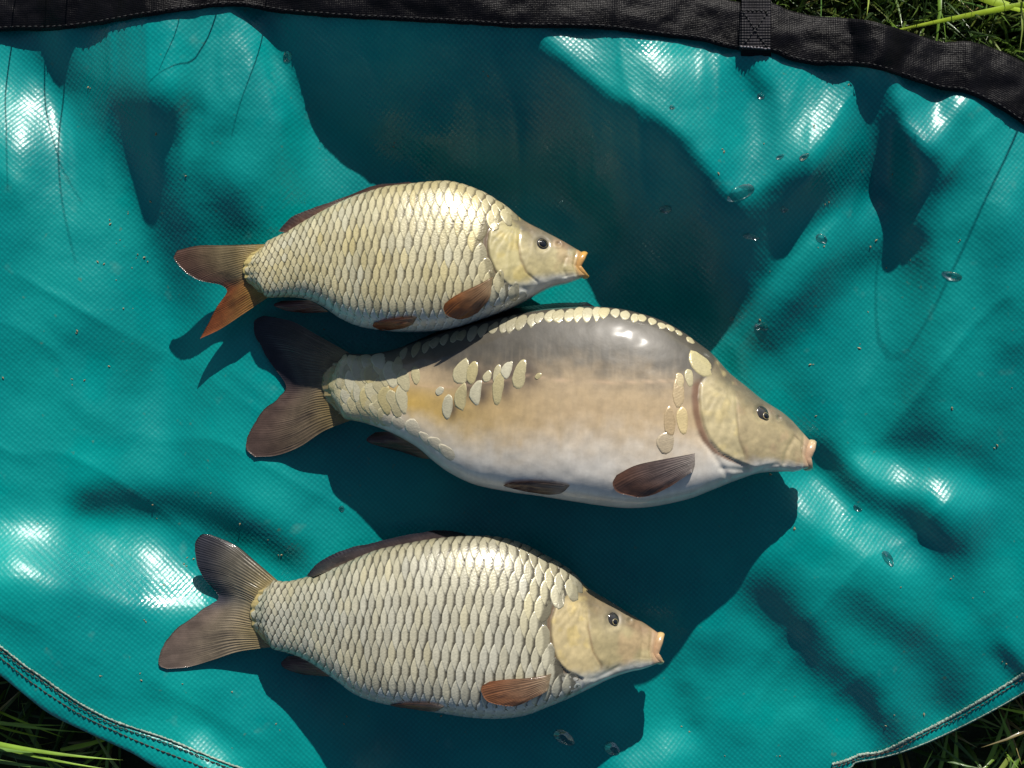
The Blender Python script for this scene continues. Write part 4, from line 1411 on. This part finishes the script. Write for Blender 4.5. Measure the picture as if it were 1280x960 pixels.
fin(f2, "tail_fin", [(440, 443), (420, 456), (416, 480), (418, 502), (440, 525)],
    [(330, 394.5), (319, 401), (318, 415), (327, 434), (340, 456), (358, 481), (350, 496), (329, 514), (313, 540), (308, 560), (318, 571)],
    [(397, 419), (366, 402)], [(406, 538), (375, 558), (346, 569)],
    lambda S_, R_, P: 39 - 20 * R_ - 8 * R_ ** 2 + (1 - smooth(0, 0.4, S_)) * R_ * 16, 36,
    lambda S_, R_, ray: mix(fin_col("#9c8c66", "#6c6252", "#33323c", "#26262e", 0.45)(S_, R_, ray),
                            fin_col("#a38f5c", "#867660", "#6c5850", "#453a36", 0.45)(S_, R_, ray), smooth(0.42, 0.58, S_)), seed=13, ruff=1.5)
fin(f2, "dorsal_fin", [(752, 388), (700, 390), (640, 397), (580, 412), (520, 432)],
    [(734, 378), (690, 379), (634, 387), (572, 405), (506, 432)], [], [],
    lambda S_, R_, P: 62 - 26 * R_, 24, fin_col("#4a4038", "#33302e", "#26252a", "#141418", 0.4), seed=14)
fin(f2, "anal_fin", [(538, 574), (526, 563), (514, 554), (502, 547)],
    [(503, 565), (479, 559), (458, 550.5), (470, 540)], [(524, 572)], [(486, 540)],
    lambda S_, R_, P: 50 - 24 * R_, 8, fin_col("#8c6a50", "#6a4438", "#5c3a34", "#3a2824", 0.4), seed=15)
side_fin(f2, "pectoral_fin", [(869, 563), (868, 570), (866, 577), (862, 585)],
         [(766, 590), (761, 600), (766, 609), (778, 614.5), (796, 617), (812, 614), (832, 604)],
         [(828, 570), (790, 578)], [(850, 592)], 15, fin_col("#b8aea6", "#857672", "#7e5a48", "#4c4040", 0.45), 16)
side_fin(f2, "pelvic_fin", [(716, 604), (710, 610), (702, 614)], [(640, 600), (630, 604.5), (640, 608.5), (660, 613)],
         [(690, 600), (665, 598.5)], [(684, 616)], 9, fin_col("#a8a09a", "#806a5c", "#7e4a34", "#4a3028", 0.4), 17, 2.0, 3.0)

# ======== the middling common carp
sp3 = dict(
    dorsal=[(322, 729), (338, 725.5), (359, 727), (383, 721.6), (406, 714), (430, 704.5), (453, 694.5), (476, 686.5), (520, 677.5), (550, 673), (590, 670), (616, 670.7), (637, 674.4), (661, 683), (682, 694), (701, 704.5), (720, 718), (731, 731), (744, 740.6), (765, 753), (789, 768), (801, 775.5)],
    ventral=[(322, 806), (331, 808), (357, 813), (377, 819), (398, 830), (417, 843), (430, 852), (443, 861.5), (463, 870), (490, 876), (520, 880), (558, 886), (590, 890.5), (624, 892), (656, 888), (682, 878.5), (709, 868), (736, 856), (760, 845.5), (784, 838), (801, 835)],
    x_tail=322, x_corner=801, zc=64, floor=0, zcurve=[(310, 26), (360, 34), (440, 55), (560, 66), (690, 64), (750, 55), (801, 45)],
    width=[(310, 8), (322, 13), (350, 22), (410, 42), (490, 62), (580, 70), (650, 68), (700, 61), (740, 50), (770, 36), (801, 23)],
    gill=[(734, 724), (728, 738), (712, 744), (703, 749), (694, 758), (688, 775), (688, 793), (691, 810), (697, 826), (709, 838), (728, 847)],
    gill_y=(746, 842), preop=[(735, 762), (736, 788), (741, 814), (752, 832)], dz=48,
    eye=(768, 779, 9.6), nostril=(790, 781), pupil=(0.10, -0.36), pupil_r=0.36, iris_r=0.42,
    creases=[([(703, 750), (722, 756), (745, 762)], 1.2, 3), ([(709, 838), (740, 848), (775, 836)], 1.0, 3), ([(815, 795), (806, 812), (803, 826)], 1.3, 2.4), ([(696, 826), (712, 850), (722, 858)], 1.2, 3)],
    bumps=[(748, 810, 18, 1.6)],
    mouth=dict(up=(825.5, 793), low=(824.5, 827), corner=(818, 815), w=12, r=4.1, lip=srgb("#b49270"), tip=srgb("#c4a872"), inside=srgb("#96542e")),
    skin=common_skin(dict(back="#4e4a3e", flank="#6a6454", belly="#c8c9c2", head="#a3956e", headtop="#7a6c52", cheek="#b7a67c", gill="#6a5034", gold="#c6b070")),
    seed=103, rows=13, x_end=742, pitch=[8.0, 8.6, 11.0, 12.8, 12.2], f1=0.95, lean=4.0, goldness=-0.05,
    sc=dict(pale="#b4b1a0", gold="#bab088", edge="#3f3a2e", belly="#bcc1bc", belly_edge="#9aa09c", back="#6f6950"))
f3 = build_fish("common_carp", "fully scaled grey gold carp with a broad grey tail, below the mirror carp", sp3)
common_scales(f3, sp3)
fin(f3, "tail_fin", [(350, 728), (330, 740), (322, 760), (322, 785), (344, 808)],
    [(262, 667.5), (251, 668), (245, 679), (245, 699), (253, 720), (273, 746), (250, 764), (219, 788), (203, 811), (199, 830), (208, 836)],
    [(320, 702), (294, 681)], [(299, 814), (268, 824), (237, 833)],
    lambda S_, R_, P: 27 - 14 * R_ - 5 * R_ ** 2 + (1 - smooth(0, 0.4, S_)) * R_ * 10, 36,
    lambda S_, R_, ray: mix(fin_col("#b09e70", "#8e8674", "#4c4c56", "#3a3a42", 0.5)(S_, R_, ray),
                            fin_col("#b09e70", "#a3957e", "#85746a", "#5a504a", 0.5)(S_, R_, ray), smooth(0.42, 0.6, S_)), seed=23, ruff=1.6)
fin(f3, "dorsal_fin", [(588, 673), (540, 677), (490, 687), (440, 703), (392, 721)],
    [(580, 666.5), (549, 663), (516, 667), (462, 679), (424, 690), (398, 704), (383, 720)], [], [],
    lambda S_, R_, P: 58 - 18 * R_, 24, fin_col("#5c4c40", "#4a4040", "#35323a", "#1f1d24", 0.5), seed=24)
fin(f3, "anal_fin", [(420, 846), (410, 838), (400, 831), (390, 825)],
    [(378, 843), (362, 838), (352, 830), (360, 820)], [(402, 845)], [(372, 820)],
    lambda S_, R_, P: 44 - 22 * R_, 8, fin_col("#9a7458", "#764c40", "#64403a", "#3a2824", 0.4), seed=25)
side_fin(f3, "pectoral_fin", [(694, 833), (692, 839), (689, 846), (686, 853)],
         [(612, 841), (603, 847), (604, 857), (612, 866), (628, 871), (644, 873), (660, 866)],
         [(660, 837.5), (634, 838.5)], [(676, 858)], 13, fin_col("#c4b092", "#a8866a", "#a46e4a", "#6f5242", 0.35), 26)
side_fin(f3, "pelvic_fin", [(562, 876), (556, 880), (550, 883)], [(500, 873.5), (490, 876.5), (498, 880), (515, 882)],
         [(536, 870.5)], [(532, 884)], 7, fin_col("#b8aca0", "#a88a78", "#8c6454", "#5c443c", 0.3), 27, 2.0, 3.0)

# ---------------------------------------------------------------- grass around the mat
def outside(px, py, m_=0):
    return (py < top_up(px) - m_) | (py > bot(px) + m_) | (px < -330 - m_) | (px > 1600 + m_)

class Blades:
    def __init__(self):
        self.v, self.f, self.c = [], [], []
    def add(self, base, dirxy, length, width, rise, bend, col, seg=6, tipcol=None, twist=0.3):
        """base: layout x,y,z ; dirxy lean direction; rise: how upright at the foot"""
        bx_, by_, bz_ = base
        d = np.array([dirxy[0], dirxy[1], 0.0]); d /= np.linalg.norm(d) + 1e-9
        side = np.array([-d[1], d[0], 0.0])
        p = np.array([bx_, by_, bz_], float)
        n0 = len(self.v)
        pitch = rise
        for i in range(seg + 1):
            t = i / seg
            w = width * (1 - t ** 2.2) * (0.55 + 0.45 * min(1, t * 4)) * 0.5
            sd = side * math.cos(twist * t * 2) + np.array([0, 0, 1]) * math.sin(twist * t * 2)
            up = np.cross(sd, np.array([d[0] * math.cos(pitch), d[1] * math.cos(pitch), math.sin(pitch)]))
            for q, dip in ((-1, 0), (0, 1), (1, 0)):
                self.v.append(p + sd * w * q + up * (-dip * w * 0.35))
            cc = np.array(col) * (0.85 + 0.3 * t)
            if tipcol is not None:
                cc = cc * (1 - t ** 3) + np.array(tipcol) * t ** 3
            self.c += [cc, cc * 1.18, cc]
            p = p + np.array([d[0] * math.cos(pitch), d[1] * math.cos(pitch), math.sin(pitch)]) * length / seg
            pitch -= bend / seg
        for i in range(seg):
            a = n0 + i * 3
            self.f += [(a, a + 1, a + 4, a + 3), (a + 1, a + 2, a + 5, a + 4)]
    def build(self, name, origin=None):
        V = np.array(self.v)
        W = np.stack([(V[:, 0] - CX) * S, (CY - V[:, 1]) * S, V[:, 2] * S], 1)
        o = np.zeros(3) if origin is None else np.array([(origin[0] - CX) * S, (CY - origin[1]) * S, origin[2] * S])
        ob = mesh_obj(name, W - o, self.f, M_GRASS, None, cols=np.array(self.c))
        ob.location = o
        return ob

greens = [srgb(c) for c in ("#4d6a22", "#5f7f2a", "#3d5a24", "#6b8a34", "#486b2e", "#7a8a3c", "#3a5522")]
straw = srgb("#9c8c58")
turf = Blades()
cnt = 0
R_ = random.Random(11)
while cnt < 17000:
    px = R_.uniform(-900, 2180); py = R_.uniform(-800, 1760)
    if not bool(outside(px, py, -18)):
        continue
    edge_d = 0
    ang = R_.uniform(0, 2 * math.pi)
    # blades near the cloth lean away from it
    dx, dy = math.cos(ang), math.sin(ang)
    near = not bool(outside(px, py, 70))
    ln = R_.uniform(60, 190); wd = R_.uniform(3.0, 7.5)
    if near:
        vx, vy = px - 640, py - 480
        l = math.hypot(vx, vy)
        dx = dx * 0.7 + vx / l * 0.9; dy = dy * 0.7 + vy / l * 0.9
        ln *= 0.62
    col = R_.choice(greens) * R_.uniform(0.7, 1.25)
    if R_.random() < 0.10:
        col = straw * R_.uniform(0.5, 1.0)
    turf.add((px, py, GROUND_Z - 4), (dx, dy), ln, wd, R_.uniform(0.6, 1.45), R_.uniform(0.5, 1.9), col, 5, None, R_.uniform(-0.6, 0.6))
    cnt += 1
for _ in range(2600):  # denser turf added to shade this corner, its greens darkened to deepen the shade
    px = R_.uniform(930, 1420); py = R_.uniform(-170, 60)
    if py > float(top_up(px)) - 14:
        continue
    a = R_.uniform(0, 2 * math.pi)
    turf.add((px, py, GROUND_Z - 4), (math.cos(a), math.sin(a) - 0.3), R_.uniform(70, 125), R_.uniform(3, 7), R_.uniform(0.9, 1.5), R_.uniform(0.3, 1.4), R_.choice(greens) * R_.uniform(0.35, 0.75), 5, None, R_.uniform(-0.6, 0.6))
# tall stalks behind the raised edge: their shadows fall on the cloth
def stalk(pts, rad, col):
    c = catmull(pts, 26)
    n0 = len(turf.v)
    for i_ in range(26):
        t = i_ / 25
        w = rad * 0.72 * (1 - 0.75 * t)
        for a in (0, 2.1, 4.2):
            turf.v.append(c[i_] + np.array([math.cos(a) * w, math.sin(a) * w * 0.6, 0.3 * math.sin(a) * w]))
            turf.c.append(np.array(col) * (0.8 + 0.3 * t))
    for i_ in range(25):
        for q in range(3):
            a, b_ = n0 + i_ * 3 + q, n0 + i_ * 3 + (q + 1) % 3
            turf.f.append((a, b_, b_ + 3, a + 3))
stalk([(1345, -50, GROUND_Z), (1320, -42, 80), (1285, -32, 200), (1240, -22, 285), (1212, -20, 312), (1180, -20, 288), (1156, -24, 226)], 3.4, greens[1])
stalk([(80, -60, GROUND_Z), (100, -40, 40), (116, -32, 130), (140, -30, 190), (172, -30, 236)], 2.8, greens[1])
stalk([(20, -60, GROUND_Z), (30, -40, 60), (58, -34, 150), (78, -32, 205)], 2.6, greens[3])
stalk([(60, -70, GROUND_Z), (76, -46, 60), (120, -40, 150), (165, -36, 190)], 2.4, greens[1])
stalk([(310, -70, GROUND_Z), (306, -50, 20), (290, -34, 120), (262, -30, 158), (236, -30, 172)], 2.8, greens[1])
stalk([(240, -60, GROUND_Z), (244, -45, 40), (256, -34, 120), (246, -30, 165)], 2.4, greens[3])
stalk([(345, -60, GROUND_Z), (350, -45, 40), (352, -34, 120), (340, -30, 175)], 2.4, greens[1])
stalk([(1400, -20, GROUND_Z), (1370, -10, 80), (1330, -10, 190), (1316, -10, 235)], 3.2, greens[1])
stalk([(1420, 0, GROUND_Z), (1390, 10, 60), (1345, 20, 160), (1340, 20, 190)], 3.0, greens[1])
g = turf.build("turf_grass")
g["kind"] = "stuff"
g["label"] = "dense green grass around the teal mat"

# single long blades one can pick out
def lone_blade(label, base, tip, width, rise, bend, col, tipcol=None, group=None, twist=0.2, seg=12):
    B = Blades()
    d = (tip[0] - base[0], tip[1] - base[1])
    B.add(base, d, math.hypot(*d) * 1.06, width, rise, bend, col, seg, tipcol, twist)
    o = B.build("grass_blade", base)
    tag(o, label, "grass blade", group)
    return o
lime = srgb("#9cb82a"); leaf = srgb("#7fa03a"); dull = srgb("#5c7a3a")
lone_blade("long bright lime grass blade pointing at the black trim", (1330, -8, -20), (1100, 40, -8), 8, 0.10, 0.16, lime, srgb("#b7c848"))
lone_blade("broad yellow green grass leaf beyond the trim, behind the lime blade", (1225, -10, -18), (1300, 14, -10), 13, 0.1, 0.2, lime * 0.9)
grp = "long blades lying over the grass by the stitched hem"
lb = "long pale green grass blade lying along the stitched hem"
for (b0, t0, w, c) in [((-170, 925, -95), (190, 960, 0), 9, leaf), ((-160, 905, -95), (140, 932, 0), 7, leaf * 1.1), ((-190, 940, -95), (120, 956, 0), 10, dull * 1.2), ((-150, 922, -95), (100, 926, 0), 8, leaf * 1.15), ((-140, 928, -95), (180, 978, 0), 6, leaf), ((-170, 950, -95), (110, 980, 0), 9, dull * 1.3), ((-130, 905, -95), (70, 950, 0), 7, lime * 0.85)]:
    b0 = (b0[0], b0[1] - 20, b0[2]); t0 = (t0[0], t0[1] - 20, t0[2])
    lone_blade(lb, b0, t0, w, 0.88, 1.02, c, None, grp, 0.25, 18)
lone_blade("thin bright grass blade arching towards the stitched hem corner", (-30, 892, -40), (66, 928, -22), 3.2, 0.2, 0.25, lime * 1.1)
lone_blade("curled lime grass blade beside the stitched hem", (60, 950, -50), (150, 925, -20), 7, 0.5, 0.9, lime)
grp2 = "upright blades by the frayed hem corner"
lb2 = "green grass blade standing by the frayed hem corner"
for (b0, t0, w, c) in [((1190, 1010, -80), (1205, 905, -30), 6, leaf * 0.8), ((1215, 1015, -80), (1212, 915, -30), 8, leaf * 0.9), ((1246, 1005, -80), (1282, 880, -30), 7, leaf * 0.9), ((1160, 1000, -80), (1200, 950, -40), 5, dull), ((1290, 960, -60), (1262, 895, -30), 6, leaf)]:
    lone_blade(lb2, b0, t0, w, 0.5, 0.6, c, None, grp2, 0.3)
lone_blade("lime grass blade crossing flat beside the frayed hem", (1330, 905, -30), (1244, 888, -14), 5, 0.12, 0.2, lime)

# ---------------------------------------------------------------- water on the cloth, and grit
def droplet(px, py, a, b_, ang, label, group=None, h=None):
    n, rg = 20, 6
    z0 = float(zmat(px, py))
    vs = []; fs = []
    h = h or 0.20 * min(a, b_)
    ca, sa = math.cos(ang), math.sin(ang)
    rr = np.random.default_rng(int(px * 7 + py))
    wob = 1 + 0.12 * np.cos(np.arange(n) * 2 * math.pi / n * 2 + rr.uniform(0, 6)) + 0.06 * np.cos(np.arange(n) * 2 * math.pi / n * 3 + rr.uniform(0, 6))
    o = P2W(np.float64(px), np.float64(py), z0)
    for i in range(rg + 1):
        t = i / rg
        rad = math.cos(t * math.pi / 2) ** 0.8 if t < 1 else 0.0
        hh = h * math.sin(t * math.pi / 2)
        if i == rg:
            vs.append(P2W(np.float64(px), np.float64(py), z0 + h) - o)
            break
        for k in range(n):
            an = 2 * math.pi * k / n
            u, v = rad * a * wob[k] * math.cos(an), rad * b_ * wob[k] * math.sin(an)
            x, y = px + u * ca - v * sa, py + u * sa + v * ca
            vs.append(P2W(np.float64(x), np.float64(y), float(zmat(x, y)) + 0.4 + hh) - o)
    for i in range(rg - 1):
        for k in range(n):
            k2 = (k + 1) % n
            fs.append((i * n + k, i * n + k2, (i + 1) * n + k2, (i + 1) * n + k))
    top = len(vs) - 1
    for k in range(n):
        fs.append(((rg - 1) * n + k, (rg - 1) * n + (k + 1) % n, top))
    fs.append(list(range(n))[::-1])
    ob = mesh_obj("water_droplet", vs, [q[::-1] for q in fs], M_WATER)
    ob.location = o
    tag(ob, label, "water droplet", group)

droplet(926, 241, 20, 8, -0.35, "elongated water bead on the crest below the webbing tab")
droplet(951, 120, 4.5, 4, 0, "small round water bead just below the webbing tab")
droplet(840, 134, 3, 3, 0, "tiny water bead on the pale fold below the trim")
droplet(427, 636, 4, 3.6, 0, "tiny clear bubble on the mat by the large carp's anal fin")
droplet(1110, 698, 12, 5, 0.9, "water smear with a bead on the shiny fold right of the large carp")
droplet(705, 922, 16, 7, 0.5, "long water drop in the shadow under the lowest carp")
droplet(765, 936, 10, 8, 0.2, "round water drop at the edge of the lowest carp's shadow")
droplet(359, 71, 6, 6.5, 0, "small water bead under the black trim above the smallest carp")
gl = "small water bead on the teal mat ahead of the fish"
gg = "water beads scattered on the mat"
for (x, y, a, b_, an) in [(952, 408, 8, 6, 0), (1027, 298, 7, 6, 0.6), (980, 262, 5, 4, 0), (938, 296, 10, 4, 0.1), (975, 196, 5, 3, -0.6), (1005, 196, 7, 3.5, -0.4), (832, 262, 7, 6, 0), (1072, 635, 6, 4, 0.3), (1190, 345, 12, 6, 0.2), (915, 398, 3, 3, 0)]:
    droplet(x, y, a, b_, an, gl, gg)

vs, fs = [], []
r = np.random.default_rng(77)
spots = [(137, 275), (150, 300), (165, 335), (145, 350), (172, 318), (130, 330), (160, 267), (195, 168), (232, 220), (180, 322), (188, 252), (234, 697), (230, 705), (196, 648), (348, 694), (300, 655), (365, 830), (125, 845), (228, 855), (290, 865), (175, 842), (335, 675), (1138, 325), (1075, 430), (950, 400), (1118, 894), (1112, 945), (1155, 893), (1243, 560), (1265, 485), (1258, 830), (975, 945), (906, 945), (862, 915), (1230, 740), (1085, 390), (1200, 300), (1190, 510), (1020, 520), (610, 95), (905, 190), (1108, 335), (430, 905), (290, 935), (345, 905)]
for _ in range(40):
    spots.append((r.uniform(0, 1270), r.uniform(80, 930)))
for (x, y) in spots:
    for q in range(r.integers(1, 3)):
        xx, yy = x + r.normal(0, 4) * (q > 0), y + r.normal(0, 4) * (q > 0)
        if not (top_low(xx) + 8 < yy < bot(xx) - 30):
            continue
        s_ = r.uniform(0.5, 1.4); z = float(zmat(xx, yy))
        n0 = len(vs)
        el_ = r.uniform(1, 2.2); a = r.uniform(0, 3.1)
        for (u, v, w) in ((-el_, 0, 0.3), (0, -1, 0.2), (el_, 0, 0.4), (0, 1, 0.3), (0, 0, 1.3), (0, 0, -0.5)):
            vs.append(P2W(np.float64(xx + s_ * (u * math.cos(a) - v * math.sin(a))), np.float64(yy + s_ * (u * math.sin(a) + v * math.cos(a))), z + s_ * w))
        for k in range(4):
            fs.append((n0 + k, n0 + (k + 1) % 4, n0 + 4)); fs.append((n0 + (k + 1) % 4, n0 + k, n0 + 5))
o = mesh_obj("grit", vs, fs, M_GRIT, flat=True)
o["kind"] = "stuff"
o["label"] = "pale grit and crumbs sprinkled on the mat"
